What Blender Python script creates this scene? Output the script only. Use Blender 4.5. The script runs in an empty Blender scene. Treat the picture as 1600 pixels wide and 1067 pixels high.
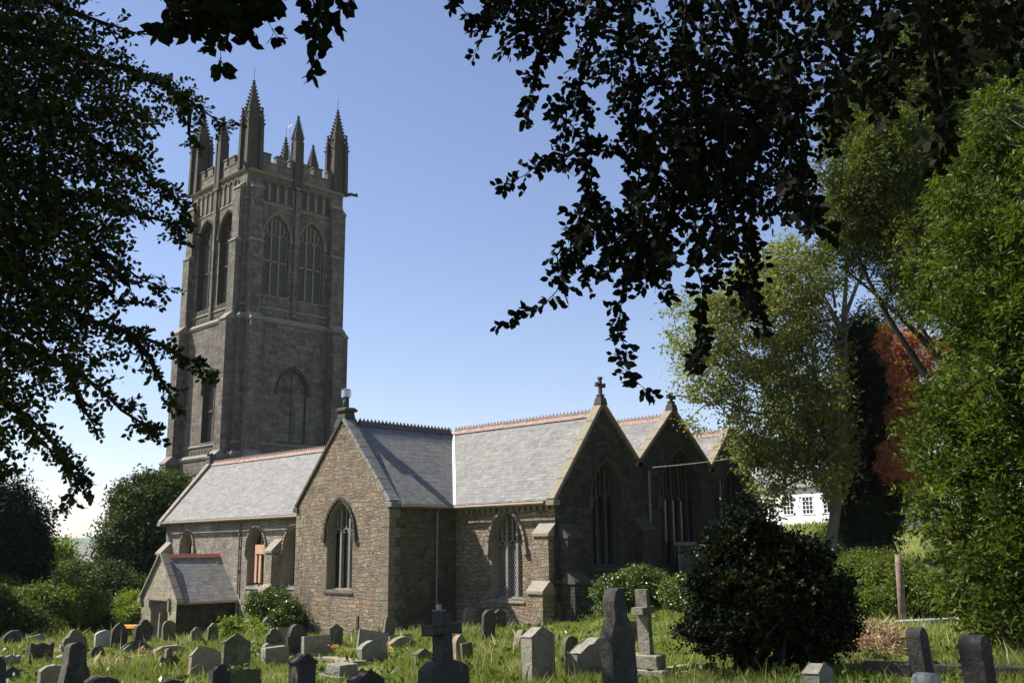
import bpy, math, random
import numpy as np
from mathutils import Vector, Matrix
from mathutils.geometry import tessellate_polygon
R = math.radians
SC = bpy.context.scene
COL = SC.collection

# ------------------------------------------------------------------ camera
# world axes follow the church: x east, y north, z up; origin = foot of the transept's south-east corner
CAM = np.array([30.705, -23.917, 3.0]); FPX = 1586.7
_az, _pi, _ro = 2.36, 0.204, -0.008
FW = np.array([math.cos(_az) * math.cos(_pi), math.sin(_az) * math.cos(_pi), math.sin(_pi)])
_r = np.array([math.sin(_az), -math.cos(_az), 0.0]); _u = np.cross(_r, FW)
RT = _r * math.cos(_ro) + _u * math.sin(_ro); UP = _u * math.cos(_ro) - _r * math.sin(_ro)
cam = bpy.data.cameras.new('camera'); co = bpy.data.objects.new('camera', cam); COL.objects.link(co)
co.matrix_world = Matrix(((RT[0], UP[0], -FW[0], CAM[0]), (RT[1], UP[1], -FW[1], CAM[1]), (RT[2], UP[2], -FW[2], CAM[2]), (0, 0, 0, 1)))
cam.sensor_width = 36; cam.lens = 36 * FPX / 1600; cam.clip_start = 0.05; cam.clip_end = 20000
SC.camera = co

# ------------------------------------------------------------------ sky and sun
SUN = Vector((-.547, -.39, .742)).normalized()
w = bpy.data.worlds.new("World"); SC.world = w; w.use_nodes = True
nt = w.node_tree; bg = nt.nodes['Background']
sky = nt.nodes.new('ShaderNodeTexSky'); sky.sky_type = 'NISHITA'; sky.sun_disc = False
sky.sun_elevation = math.asin(SUN.z); sky.sun_rotation = math.atan2(SUN.x, SUN.y)
sky.air_density = 1.0; sky.dust_density = 0.3; sky.ozone_density = 1.1; sky.altitude = 60
tint = nt.nodes.new('ShaderNodeVectorMath'); tint.operation = 'MULTIPLY'; tint.inputs[1].default_value = (1.07, .985, 1.06); nt.links.new(sky.outputs[0], tint.inputs[0]); nt.links.new(tint.outputs[0], bg.inputs[0]); bg.inputs[1].default_value = 0.078
sl = bpy.data.lights.new('sun', 'SUN'); so = bpy.data.objects.new('sun', sl); COL.objects.link(so)
sl.energy = 5.0; sl.angle = R(.53); sl.color = (1, .95, .87)
so.rotation_euler = SUN.to_track_quat('Z', 'Y').to_euler(); so.location = (0, -30, 60)
SC.view_settings.view_transform = 'Standard'; SC.view_settings.look = 'None'
SC.view_settings.exposure = 1.0; SC.view_settings.gamma = 1.0

# ------------------------------------------------------------------ helpers
def ray(px, py): return FW * FPX + RT * (px - 800) + UP * (533.5 - py)
def at(px, py, D):
    d = ray(px, py); return CAM + d * (D / math.hypot(d[0], d[1]))
LF = np.array([-RT[0], -RT[1], 0.]); LF /= np.linalg.norm(LF)
FH = np.array([FW[0], FW[1], 0.]); FH /= np.linalg.norm(FH)
def rel(lat, dep, z): p = CAM - LF * lat + FH * dep; return np.array([p[0], p[1], z])

def tag(o, label=None, cat=None, group=None, kind=None):
    if label: o['label'] = label
    if cat: o['category'] = cat
    if group: o['group'] = group
    if kind: o['kind'] = kind
    return o
def empty(name, loc=(0, 0, 0), rz=0):
    o = bpy.data.objects.new(name, None); COL.objects.link(o); o.location = loc; o.rotation_euler = (0, 0, rz)
    o.empty_display_size = .3; return o

class MB:
    def __init__(s): s.v = []; s.f = []; s.m = []
    def add(s, vs, fs, mi=0):
        b = len(s.v); s.v += [tuple(map(float, v)) for v in vs]
        for f in fs: s.f.append([b + i for i in f]); s.m.append(mi)
    def hexa(s, p, mi=0):      # 8 points: bottom ring 0-3, top ring 4-7
        s.add(p, [(3, 2, 1, 0), (4, 5, 6, 7), (0, 1, 5, 4), (1, 2, 6, 5), (2, 3, 7, 6), (3, 0, 4, 7)], mi)
    def box(s, x0, y0, z0, x1, y1, z1, mi=0):
        x0, x1 = sorted((x0, x1)); y0, y1 = sorted((y0, y1)); z0, z1 = sorted((z0, z1))
        s.hexa([(x0, y0, z0), (x1, y0, z0), (x1, y1, z0), (x0, y1, z0), (x0, y0, z1), (x1, y0, z1), (x1, y1, z1), (x0, y1, z1)], mi)
    def frus(s, cx, cy, z0, a0, b0, z1, a1, b1, mi=0, rot=0, ox=0, oy=0):  # half sizes
        def rr(a, b, z, dx=0, dy=0):
            o = []
            for sx, sy in ((-1, -1), (1, -1), (1, 1), (-1, 1)):
                x, y = sx * a, sy * b
                o.append((cx + dx + x * math.cos(rot) - y * math.sin(rot), cy + dy + x * math.sin(rot) + y * math.cos(rot), z))
            return o
        s.hexa(rr(a0, b0, z0) + rr(a1, b1, z1, ox, oy), mi)
    def prism(s, poly, P, d0, d1, mi=0):   # poly in (u,v), extruded between depths
        n = len(poly)
        vs = [P(u, v, d0) for u, v in poly] + [P(u, v, d1) for u, v in poly]
        b = len(s.v); s.v += [tuple(map(float, v)) for v in vs]
        tris = tessellate_polygon([[Vector((u, v, 0)) for u, v in poly]])
        for t in tris: s.f.append([b + i for i in t]); s.m.append(mi); s.f.append([b + n + i for i in reversed(t)]); s.m.append(mi)
        for i in range(n): s.f.append([b + i, b + (i + 1) % n, b + n + (i + 1) % n, b + n + i]); s.m.append(mi)
    def bar(s, pts, P, wd, d0, d1, mi=0):  # flat ribbon along a polyline in the plane
        for (a, b_), (c, d_) in zip(pts[:-1], pts[1:]):
            L = math.hypot(c - a, d_ - b_) or 1e-6; nx, ny = -(d_ - b_) / L * wd / 2, (c - a) / L * wd / 2
            ex, ey = (c - a) / L * wd * .2, (d_ - b_) / L * wd * .2
            q = [(a + nx - ex, b_ + ny - ey), (a - nx - ex, b_ - ny - ey), (c - nx + ex, d_ - ny + ey), (c + nx + ex, d_ + ny + ey)]
            s.hexa([P(u, v, d0) for u, v in q] + [P(u, v, d1) for u, v in q], mi)
    def tube(s, pts, rad, n=6, mi=0, cap=True):
        pts = [np.array(p, float) for p in pts]
        if not hasattr(rad, '__len__'): rad = [rad] * len(pts)
        b = len(s.v); prev = None
        for i, p in enumerate(pts):
            t = pts[min(i + 1, len(pts) - 1)] - pts[max(i - 1, 0)]; t = t / (np.linalg.norm(t) + 1e-9)
            if prev is None:
                a = np.array([0, 0, 1.]) if abs(t[2]) < .9 else np.array([1., 0, 0]); x = np.cross(t, a)
            else: x = prev - t * (prev @ t)
            x /= np.linalg.norm(x) + 1e-9; y = np.cross(t, x); prev = x
            for k in range(n):
                q = p + (x * math.cos(2 * math.pi * k / n) + y * math.sin(2 * math.pi * k / n)) * rad[i]; s.v.append(tuple(q))
        for i in range(len(pts) - 1):
            for k in range(n):
                s.f.append([b + i * n + k, b + i * n + (k + 1) % n, b + (i + 1) * n + (k + 1) % n, b + (i + 1) * n + k]); s.m.append(mi)
        if cap:
            s.f.append([b + k for k in reversed(range(n))]); s.m.append(mi)
            s.f.append([b + (len(pts) - 1) * n + k for k in range(n)]); s.m.append(mi)
    def build(s, name, mats, parent=None, smooth=False, bevel=0):
        me = bpy.data.meshes.new(name); me.from_pydata(s.v, [], s.f)
        for m in (mats if isinstance(mats, (list, tuple)) else [mats]): me.materials.append(m)
        me.polygons.foreach_set('material_index', s.m)
        if smooth: me.polygons.foreach_set('use_smooth', [True] * len(s.f))
        me.update(); o = bpy.data.objects.new(name, me); COL.objects.link(o)
        if parent is not None: o.parent = parent
        if bevel:
            b = o.modifiers.new('bevel', 'BEVEL'); b.width = bevel; b.segments = 1; b.limit_method = 'ANGLE'; b.angle_limit = R(40)
        return o

def npmesh(name, V, Fc, mat, parent=None, smooth=False):
    """V (n,3), Fc (m,k) constant face size"""
    me = bpy.data.meshes.new(name); m, k = Fc.shape
    me.vertices.add(len(V)); me.vertices.foreach_set('co', V.astype(np.float32).ravel())
    me.loops.add(m * k); me.loops.foreach_set('vertex_index', Fc.astype(np.int32).ravel())
    me.polygons.add(m); me.polygons.foreach_set('loop_start', np.arange(0, m * k, k, dtype=np.int32))
    me.polygons.foreach_set('loop_total', np.full(m, k, dtype=np.int32))
    if smooth: me.polygons.foreach_set('use_smooth', np.ones(m, dtype=bool))
    me.materials.append(mat); me.update(calc_edges=True); me.validate()
    o = bpy.data.objects.new(name, me); COL.objects.link(o)
    if parent is not None: o.parent = parent
    return o

# ------------------------------------------------------------------ materials
class NT:
    def __init__(s, name):
        s.m = bpy.data.materials.new(name); s.m.use_nodes = True; s.t = s.m.node_tree
        s.b = s.t.nodes['Principled BSDF']; s.out = s.t.nodes['Material Output']
    def n(s, ty, ins=None, **kw):
        nd = s.t.nodes.new('ShaderNode' + ty)
        for k, v in kw.items(): setattr(nd, k, v)
        for k, v in (ins or {}).items(): s.set(nd.inputs[k], v)
        return nd
    def set(s, sock, v):
        if isinstance(v, bpy.types.NodeSocket): s.t.links.new(v, sock)
        elif isinstance(v, bpy.types.Node): s.t.links.new(v.outputs[0], sock)
        else:
            if isinstance(v, tuple) and len(v) == 3 and sock.type == 'RGBA': v = v + (1,)
            sock.default_value = v
    def math(s, op, a, b=0.0, c=None):
        nd = s.n('Math', operation=op); s.set(nd.inputs[0], a); s.set(nd.inputs[1], b)
        if c is not None: s.set(nd.inputs[2], c)
        return nd.outputs[0]
    def mix(s, f, a, b, blend='MIX'):
        nd = s.n('Mix', data_type='RGBA', blend_type=blend); s.set(nd.inputs[0], f); s.set(nd.inputs[6], a); s.set(nd.inputs[7], b)
        return nd.outputs[2]
    def ramp(s, f, stops, interp='LINEAR'):
        nd = s.n('ValToRGB'); s.set(nd.inputs[0], f); cr = nd.color_ramp; cr.interpolation = interp
        while len(cr.elements) < len(stops): cr.elements.new(.5)
        for e, (p, c) in zip(cr.elements, stops): e.position = p; e.color = (c if hasattr(c, '__len__') else (c, c, c)) + ((1,) if not hasattr(c, '__len__') or len(c) == 3 else ())
        return nd.outputs[0]
    def noise(s, vec, scale, detail=4, rough=.55, w=None):
        nd = s.n('TexNoise'); s.set(nd.inputs['Vector'], vec); nd.inputs['Scale'].default_value = scale
        nd.inputs['Detail'].default_value = detail; nd.inputs['Roughness'].default_value = rough
        return nd
    def bump(s, h, strength, dist):
        nd = s.n('Bump'); s.set(nd.inputs['Height'], h); nd.inputs['Strength'].default_value = strength; nd.inputs['Distance'].default_value = dist
        s.t.links.new(nd.outputs[0], s.b.inputs['Normal'])
    def wallco(s):    # (horizontal run, height) of an axis-aligned wall or slope
        g = s.n('NewGeometry'); tc = s.n('TexCoord')
        sn = s.n('SeparateXYZ', {0: g.outputs['True Normal']}); sp = s.n('SeparateXYZ', {0: g.outputs['Position']})
        k = s.math('GREATER_THAN', s.math('ABSOLUTE', sn.outputs[1]), s.math('ABSOLUTE', sn.outputs[0]))
        mx = s.n('Mix', data_type='FLOAT'); s.set(mx.inputs[0], k); s.set(mx.inputs[2], sp.outputs[1]); s.set(mx.inputs[3], sp.outputs[0])
        u = mx.outputs[0]; c = s.n('CombineXYZ', {0: u, 1: sp.outputs[2], 2: s.math('MULTIPLY', k, 7.3)})
        return c.outputs[0], g.outputs['Position']
    def col(s, c): s.set(s.b.inputs['Base Color'], c)

def rubble(name, cols, mortar, bw=.42, rh=.165, bump=1.0, lichen=(.24, .22, .1), lich=.5, dark=(.05, .045, .035)):
    m = NT(name); uv, pos = m.wallco()
    dn = m.noise(pos, 1.1, 2); dv = m.n('VectorMath', operation='MULTIPLY_ADD'); m.set(dv.inputs[0], dn.outputs['Color']); dv.inputs[1].default_value = (.5, .34, 0); m.set(dv.inputs[2], uv)
    d2 = m.noise(pos, 6, 2); dw = m.n('VectorMath', operation='MULTIPLY_ADD'); m.set(dw.inputs[0], d2.outputs['Color']); dw.inputs[1].default_value = (.1, .075, 0); m.set(dw.inputs[2], dv.outputs[0])
    def brick(bw, rh, off):
        b = m.n('TexBrick'); m.set(b.inputs['Vector'], m.n('VectorMath', {0: dw.outputs[0], 1: (off, off * .7, 0)}, operation='ADD').outputs[0]); b.offset = .42; b.offset_frequency = 2; b.squash = .62; b.squash_frequency = 3
        b.inputs['Color1'].default_value = (0, 0, 0, 1); b.inputs['Color2'].default_value = (1, 1, 1, 1); b.inputs['Mortar'].default_value = (.5, .5, .5, 1)
        b.inputs['Scale'].default_value = 1; b.inputs['Brick Width'].default_value = bw; b.inputs['Row Height'].default_value = rh; b.inputs['Mortar Size'].default_value = .012; b.inputs['Mortar Smooth'].default_value = .5; b.inputs['Bias'].default_value = 0
        return b
    b1, b2 = brick(bw, rh, 0), brick(bw * .62, rh * .6, .31)
    pk = m.ramp(m.noise(pos, 1.6, 1).outputs[0], [(.5, 0.), (.52, 1.)])
    bc = m.mix(pk, b1.outputs['Color'], b2.outputs['Color']); bf = m.mix(pk, b1.outputs['Fac'], b2.outputs['Fac'])
    n = len(cols); c = m.ramp(bc, [(i / (n - 1), k) for i, k in enumerate(cols)])
    vn = m.noise(pos, 2.6, 3, .6); c = m.mix(.6, c, m.ramp(vn.outputs[0], [(.3, .5), (.7, 1.45)]), 'MULTIPLY')
    fn = m.noise(pos, 13, 7, .7); c = m.mix(.6, c, m.ramp(fn.outputs[0], [(.28, .3), (.72, 1.5)]), 'MULTIPLY')
    c = m.mix(m.math('MULTIPLY', bf, .8), c, mortar)
    ln = m.noise(pos, 1.3, 6, .72); c = m.mix(m.math('MULTIPLY', m.ramp(ln.outputs[0], [(.5, 0.), (.62, 1.)]), lich), c, lichen)
    d3 = m.noise(pos, .5, 5, .65); c = m.mix(m.math('MULTIPLY', m.ramp(d3.outputs[0], [(.52, 0.), (.75, 1.)]), .5), c, dark)
    m.col(c); m.b.inputs['Roughness'].default_value = .93; m.b.inputs['Specular IOR Level'].default_value = .2
    m.bump(m.math('ADD', m.math('SUBTRACT', m.math('MULTIPLY', bc, .5), bf), m.math('MULTIPLY', fn.outputs[0], .9)), bump, .06); return m.m

def ashlar(name, cols, mortar, bw=.7, bh=.33, bump=.35, stain=(.045, .04, .036), stainf=.6, lichen=(.22, .23, .15), lich=.35):
    m = NT(name); uv, pos = m.wallco()
    dn = m.noise(pos, 2, 2); dv = m.n('VectorMath', operation='MULTIPLY_ADD'); m.set(dv.inputs[0], dn.outputs['Color']); dv.inputs[1].default_value = (.05, .03, 0); m.set(dv.inputs[2], uv)
    b = m.n('TexBrick'); m.set(b.inputs['Vector'], dv.outputs[0]); b.offset = .37; b.squash = 1.35; b.squash_frequency = 3
    b.inputs['Color1'].default_value = (0, 0, 0, 1); b.inputs['Color2'].default_value = (1, 1, 1, 1); b.inputs['Mortar'].default_value = (.5, .5, .5, 1)
    b.inputs['Scale'].default_value = 1; b.inputs['Brick Width'].default_value = bw; b.inputs['Row Height'].default_value = bh; b.inputs['Mortar Size'].default_value = .013; b.inputs['Mortar Smooth'].default_value = .4; b.inputs['Bias'].default_value = 0
    n = len(cols); c = m.ramp(b.outputs['Color'], [(i / (n - 1), k) for i, k in enumerate(cols)])
    fn = m.noise(pos, 11, 7, .7); c = m.mix(.7, c, m.ramp(fn.outputs[0], [(.25, .25), (.75, 1.6)]), 'MULTIPLY'); pn = m.noise(pos, 3.1, 4, .7); c = m.mix(.6, c, m.ramp(pn.outputs[0], [(.32, .5), (.68, 1.45)]), 'MULTIPLY')
    c = m.mix(m.math('MULTIPLY', b.outputs['Fac'], .8), c, mortar)
    ln = m.noise(pos, 1.7, 6, .7); c = m.mix(m.math('MULTIPLY', m.ramp(ln.outputs[0], [(.5, 0.), (.64, 1.)]), lich), c, lichen)
    mp = m.n('Mapping'); m.set(mp.inputs['Vector'], pos); mp.inputs['Scale'].default_value = (1.3, 1.3, .22)
    sn = m.noise(mp, 1.2, 5, .65); c = m.mix(m.math('MULTIPLY', m.ramp(sn.outputs[0], [(.42, 0.), (.68, 1.)]), stainf), c, stain)
    m.col(c); m.b.inputs['Roughness'].default_value = .95; m.b.inputs['Specular IOR Level'].default_value = .2
    m.bump(m.math('ADD', m.math('SUBTRACT', 1.0, b.outputs['Fac']), m.math('MULTIPLY', fn.outputs[0], .8)), bump, .03); return m.m

def stone(name, c1, c2, blotch=(.3, .29, .22), bl=.4, scale=6, bump=.4, moss=None, mossf=.5, obj=False):
    m = NT(name); tc = m.n('TexCoord'); g = m.n('NewGeometry'); pos = tc.outputs['Object'] if obj else g.outputs['Position']
    if obj:
        oi = m.n('ObjectInfo'); v = m.n('VectorMath', operation='MULTIPLY_ADD'); m.set(v.inputs[0], m.n('CombineXYZ', {0: oi.outputs['Random'], 1: oi.outputs['Random'], 2: oi.outputs['Random']}).outputs[0]); v.inputs[1].default_value = (31, 17, 9); m.set(v.inputs[2], pos); pos = v.outputs[0]
    a = m.noise(pos, scale, 7, .68); c = m.mix(m.ramp(a.outputs[0], [(.3, 0.), (.7, 1.)]), c1, c2)
    f = m.noise(pos, scale * 6, 3, .6); c = m.mix(.5, c, m.ramp(f.outputs[0], [(.3, .55), (.7, 1.35)]), 'MULTIPLY')
    b = m.n('TexVoronoi', feature='SMOOTH_F1'); m.set(b.inputs['Vector'], m.n('VectorMath', {0: pos, 1: m.noise(pos, 7, 3).outputs['Color']}, operation='ADD').outputs[0]); b.inputs['Scale'].default_value = scale * .9
    c = m.mix(m.math('MULTIPLY', m.ramp(b.outputs['Distance'], [(.22, 1.), (.34, 0.)]), bl), c, blotch)
    if moss:
        mn = m.noise(pos, 2.2, 5, .6); c = m.mix(m.math('MULTIPLY', m.ramp(mn.outputs[0], [(.45, 0.), (.62, 1.)]), mossf), c, moss)
    m.col(c); m.b.inputs['Roughness'].default_value = .92; m.b.inputs['Specular IOR Level'].default_value = .25
    m.bump(m.math('ADD', a.outputs[0], m.math('MULTIPLY', f.outputs[0], .5)), bump, .03); return m.m

def slate(name, cols, rh=.17, bw=.24, lichen=(.33, .33, .2), lich=.5, orange=.25, joint=(.05, .05, .055), bump=.6):
    m = NT(name); uv, pos = m.wallco()
    dn = m.noise(pos, 3, 2); dv = m.n('VectorMath', operation='MULTIPLY_ADD'); m.set(dv.inputs[0], dn.outputs['Color']); dv.inputs[1].default_value = (.05, .018, 0); m.set(dv.inputs[2], uv)
    b = m.n('TexBrick'); m.set(b.inputs['Vector'], dv.outputs[0]); b.offset = .5; b.squash = 1.0
    b.inputs['Color1'].default_value = (0, 0, 0, 1); b.inputs['Color2'].default_value = (1, 1, 1, 1); b.inputs['Mortar'].default_value = (.5, .5, .5, 1)
    b.inputs['Scale'].default_value = 1; b.inputs['Brick Width'].default_value = bw; b.inputs['Row Height'].default_value = rh; b.inputs['Mortar Size'].default_value = .006; b.inputs['Mortar Smooth'].default_value = .5; b.inputs['Bias'].default_value = 0
    n = len(cols); c = m.ramp(b.outputs['Color'], [(i / (n - 1), k) for i, k in enumerate(cols)])
    fn = m.noise(pos, 9, 6, .7); c = m.mix(.5, c, m.ramp(fn.outputs[0], [(.25, .5), (.75, 1.4)]), 'MULTIPLY')
    c = m.mix(m.math('MULTIPLY', b.outputs['Fac'], .75), c, joint)
    ms_ = m.n('Mapping'); m.set(ms_.inputs['Vector'], dv.outputs[0]); ms_.inputs['Scale'].default_value = (1.6, 9, 1); hs = m.noise(ms_, 1.0, 5, .7); c = m.mix(.8, c, m.ramp(hs.outputs[0], [(.3, .62), (.7, 1.28)]), 'MULTIPLY')
    l1 = m.noise(pos, 1.6, 6, .72); c = m.mix(m.math('MULTIPLY', m.ramp(l1.outputs[0], [(.5, 0.), (.66, 1.)]), lich), c, lichen)
    l2 = m.noise(pos, 5.5, 5, .75); c = m.mix(m.math('MULTIPLY', m.ramp(l2.outputs[0], [(.6, 0.), (.7, 1.)]), orange), c, (.32, .2, .09))
    m.col(c); m.b.inputs['Roughness'].default_value = .75; m.b.inputs['Specular IOR Level'].default_value = .25
    # each course steps up over the one below
    sp = m.n('SeparateXYZ', {0: dv.outputs[0]}); st = m.math('SUBTRACT', 1.0, m.math('FRACT', m.math('DIVIDE', sp.outputs[1], rh)))
    m.bump(m.math('ADD', m.math('MULTIPLY', st, 1.0), m.math('MULTIPLY', m.math('ADD', fn.outputs[0], m.math('MULTIPLY', b.outputs['Color'], .4)), .8)), bump, .03); return m.m

def plain(name, c, rough=.6, metal=0, var=.3, scale=8, bump=.1):
    m = NT(name); g = m.n('NewGeometry'); a = m.noise(g.outputs['Position'], scale, 5, .6)
    m.col(m.mix(1.0, c, m.ramp(a.outputs[0], [(.3, 1 - var), (.7, 1 + var)]), 'MULTIPLY'))
    m.b.inputs['Roughness'].default_value = rough; m.b.inputs['Metallic'].default_value = metal; m.bump(a.outputs[0], bump, .01); return m.m

def leafmat(name, cols, trans=.35, rough=.5, spec=.3, tcol=None):
    m = NT(name); g = m.n('NewGeometry'); r = g.outputs['Random Per Island']; n = len(cols)
    big = m.noise(g.outputs['Position'], .9, 3); f = m.math('ADD', m.math('MULTIPLY', r, .65), m.math('MULTIPLY', m.ramp(big.outputs[0], [(.35, 0.), (.65, 1.)]), .35))
    c = m.ramp(f, [(i / (n - 1), k) for i, k in enumerate(cols)])
    m.col(c); m.b.inputs['Roughness'].default_value = rough; m.b.inputs['Specular IOR Level'].default_value = spec
    if trans:
        tr = m.n('BsdfTranslucent'); m.set(tr.inputs[0], m.mix(1.0, c, tcol or (1.5, 1.6, .5), 'MULTIPLY'))
        ms = m.n('MixShader', {0: trans}); m.t.links.new(m.b.outputs[0], ms.inputs[1]); m.t.links.new(tr.outputs[0], ms.inputs[2]); m.t.links.new(ms.outputs[0], m.out.inputs[0])
    return m.m

M = {}
M['rub_s'] = rubble('warm_rubble_stone', [(0.231, 0.162, 0.11), (0.311, 0.235, 0.171), (0.251, 0.212, 0.15), (0.191, 0.162, 0.135), (0.35, 0.275, 0.201), (0.281, 0.172, 0.11), (0.302, 0.27, 0.215)], (0.1, 0.0787, 0.0601), lichen=(0.201, 0.187, 0.0801), lich=.45)
M['rub_w'] = rubble('pale_rubble_stone', [(0.309, 0.26, 0.208), (0.385, 0.328, 0.26), (0.26, 0.236, 0.202), (0.405, 0.357, 0.289), (0.337, 0.251, 0.193)], (0.165, 0.14, 0.106), bw=.34, rh=.12, lich=.18, lichen=(0.24, 0.251, 0.193))
M['rub_d'] = rubble('grey_rubble_shade_toned', [(0.0515, 0.0475, 0.0396), (0.0756, 0.0673, 0.0554), (0.0436, 0.0396, 0.0337), (0.0871, 0.0792, 0.0673), (0.0594, 0.0475, 0.0377)], (0.0277, 0.0246, 0.0198), bw=.5, rh=.22, lich=.35, lichen=(0.0515, 0.0554, 0.0238))  # greyer rubble, its colour lowered to deepen the shade on the east walls
M['rub_m'] = rubble('mossy_rubble_shade_toned', [(.12, .1, .075), (.17, .14, .1), (.13, .12, .08), (.1, .085, .065), (.16, .12, .09)], (.06, .052, .04), lichen=(.09, .1, .03), lich=.7)  # moss tint plus a darker base that paints in shade on the transept's east side
M['ash'] = ashlar('tower_granite', [(0.133, 0.116, 0.0998), (0.179, 0.157, 0.138), (0.113, 0.0966, 0.0827), (0.199, 0.173, 0.152), (0.145, 0.123, 0.103)], (0.0663, 0.058, 0.0515), stainf=.5)
M['gran'] = stone('carved_granite', (0.17, 0.153, 0.128), (0.272, 0.246, 0.204), blotch=(0.136, 0.145, 0.085), bl=.3)
M['gran_d'] = stone('weathered_granite_shade_toned', (0.0468, 0.0421, 0.0351), (0.0936, 0.0842, 0.0679), blotch=(0.0796, 0.0842, 0.0562), bl=.35)  # lichen-blotched granite, base colour lowered to deepen shade on the east side
M['gran_l'] = stone('pale_granite', (0.209, 0.181, 0.139), (0.293, 0.258, 0.202), blotch=(0.153, 0.153, 0.091), bl=.35)
M['cope'] = stone('lichened_coping', (0.184, 0.166, 0.122), (0.257, 0.227, 0.166), blotch=(0.245, 0.135, 0.0428), bl=.35)
M['quoin'] = ashlar('porch_ashlar', [(0.324, 0.276, 0.22), (0.237, 0.228, 0.133), (0.381, 0.333, 0.267), (0.276, 0.237, 0.19)], (0.381, 0.353, 0.286), bw=.62, bh=.3, stainf=.3, lichen=(0.181, 0.19, 0.0857), lich=.5)
M['quoin_w'] = ashlar('wall_quoin_stone', [(0.212, 0.174, 0.128), (0.162, 0.145, 0.106), (0.255, 0.212, 0.162)], (0.17, 0.145, 0.111), bw=3, bh=3, stainf=.35, lichen=(0.162, 0.162, 0.0765), lich=.5)
M['slate'] = slate('pale_slate', [(0.146, 0.142, 0.139), (0.198, 0.192, 0.183), (0.167, 0.164, 0.158), (0.229, 0.219, 0.203)], rh=.125, bw=.2, lich=.16, orange=.12)
M['slate_d'] = slate('grey_slate', [(0.145, 0.145, 0.136), (0.204, 0.201, 0.189), (0.175, 0.172, 0.162)], rh=.17, bw=.26, lich=.15, orange=.05)
M['slate_p'] = slate('purple_slate', [(0.17, 0.162, 0.151), (0.247, 0.235, 0.219), (0.208, 0.211, 0.2), (0.278, 0.275, 0.242)], rh=.17, bw=.26, lich=.3, orange=.1)
M['terra'] = plain('terracotta_tile', (.24, .16, .125), .85, var=.5, scale=9)
M['terra_d'] = plain('dark_ridge_tile', (.1, .085, .08), .8, var=.4)
M['terra_r'] = plain('red_ridge_tile', (.4, .13, .07), .8, var=.3)
M['lead'] = plain('pale_lead', (.55, .55, .55), .5, .0, var=.15)
M['iron'] = plain('dark_painted_iron', (.04, .04, .042), .5)
M['pipe'] = plain('grey_painted_iron', (.17, .165, .15), .6)
M['steel'] = plain('galvanised_steel', (.5, .5, .52), .35, .9, var=.1)
M['gut'] = plain('brown_gutter', (.2, .14, .09), .6)
M['board'] = plain('salmon_board', (.5, .28, .18), .7, var=.15, scale=3)
M['dark'] = plain('dark_interior', (.012, .011, .01), .9)
M['wood_d'] = plain('dark_oak', (.05, .035, .025), .7)

def glassmat(name, lead=(.02, .02, .02), glass=(.015, .018, .02), k=5.5, thick=.08):
    m = NT(name); uv, pos = m.wallco(); s = m.n('SeparateXYZ', {0: uv}); 
    a = m.math('FRACT', m.math('MULTIPLY', m.math('ADD', s.outputs[0], m.math('MULTIPLY', s.outputs[1], .62)), k))
    b = m.math('FRACT', m.math('MULTIPLY', m.math('SUBTRACT', s.outputs[0], m.math('MULTIPLY', s.outputs[1], .62)), k))
    l = m.math('MAXIMUM', m.math('LESS_THAN', a, thick), m.math('LESS_THAN', b, thick))
    m.col(m.mix(l, glass, lead)); m.b.inputs['Roughness'].default_value = .18
    m.bump(m.noise(pos, 6, 2).outputs[0], .25, .02); return m.m
M['glass'] = glassmat('leaded_glass')
M['mesh'] = glassmat('wire_guarded_glass', lead=(.4, .4, .4), k=9, thick=.16)
M['louvre'] = glassmat('pierced_louvre', lead=(.1, .093, .082), glass=(.02, .02, .02), k=3.0, thick=.66)
_l = M['louvre'].node_tree.nodes['Principled BSDF']; _l.inputs['Roughness'].default_value = .95; _l.inputs['Specular IOR Level'].default_value = .1

# ------------------------------------------------------------------ ground height
_G = []
def gp(x, y, z): _G.append((x, y, z))
def gpx(px, py, D): p = at(px, py, D); gp(p[0], p[1], p[2])
for l, d_, z in ((0, 0, 1.38), (-6, 0, 1.3), (6, 0, 1.45), (0, -10, 1.5), (-14, -4, 1.1), (14, -6, 1.8), (-10, 6, .85), (0, 8, 1.15), (6, 8, 1.3), (12, 8, 1.5), (18, 10, 2.0)): p = rel(l, d_, z); gp(*p)
for q in ((0, 0, -.02), (2.5, 3.3, .12), (5, 3.2, .4), (5.8, 8, .8), (5.8, 12.2, 1.5), (6, 17, 2.2), (-6.2, 0, -.2), (-6, 3.3, -.35), (-11, 3.3, -.8), (-16, -.2, -1.1), (-16, 3.3, -1.05), (-20.5, 0, -1.22), (-25, 3.3, -1.25), (-30, 12, -1), (-42, 12, -1.3), (-30, 24, 1), (-10, 24, 2.2), (-5, 10, 1), (-15, 10, 0)): gp(*q)
for q in ((100, 1002, 55), (10, 1000, 46), (200, 1000, 60), (100, 1035, 30), (300, 1055, 22.5), (500, 1060, 19.5), (800, 1062, 17.5), (1412, 972, 27), (1440, 872, 46), (1400, 832, 62), (1260, 823, 76), (1540, 1000, 22), (1100, 958, 32), (1200, 1005, 20), (1350, 1030, 17), (1560, 900, 36), (1700, 900, 34), (1330, 880, 42), (850, 1000, 28), (650, 1015, 27)): gpx(*q)
for q in ((-200, 960, 90), (60, 905, 72), (200, 905, 72), (-300, 1000, 40), (1900, 860, 60), (1500, 790, 90), (1800, 760, 100)): gpx(*q)
for a_ in range(0, 360, 20):
    for rr_, zz in ((150, None), (260, None)):
        x, y = CAM[0] + rr_ * math.cos(R(a_)), CAM[1] + rr_ * math.sin(R(a_))
        v = np.array([x, y]) - CAM[:2]; l = -(v @ LF[:2]); gp(x, y, (9 * (l / rr_) + (-1 if rr_ < 200 else -4)))
_G = np.array(_G)
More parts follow.
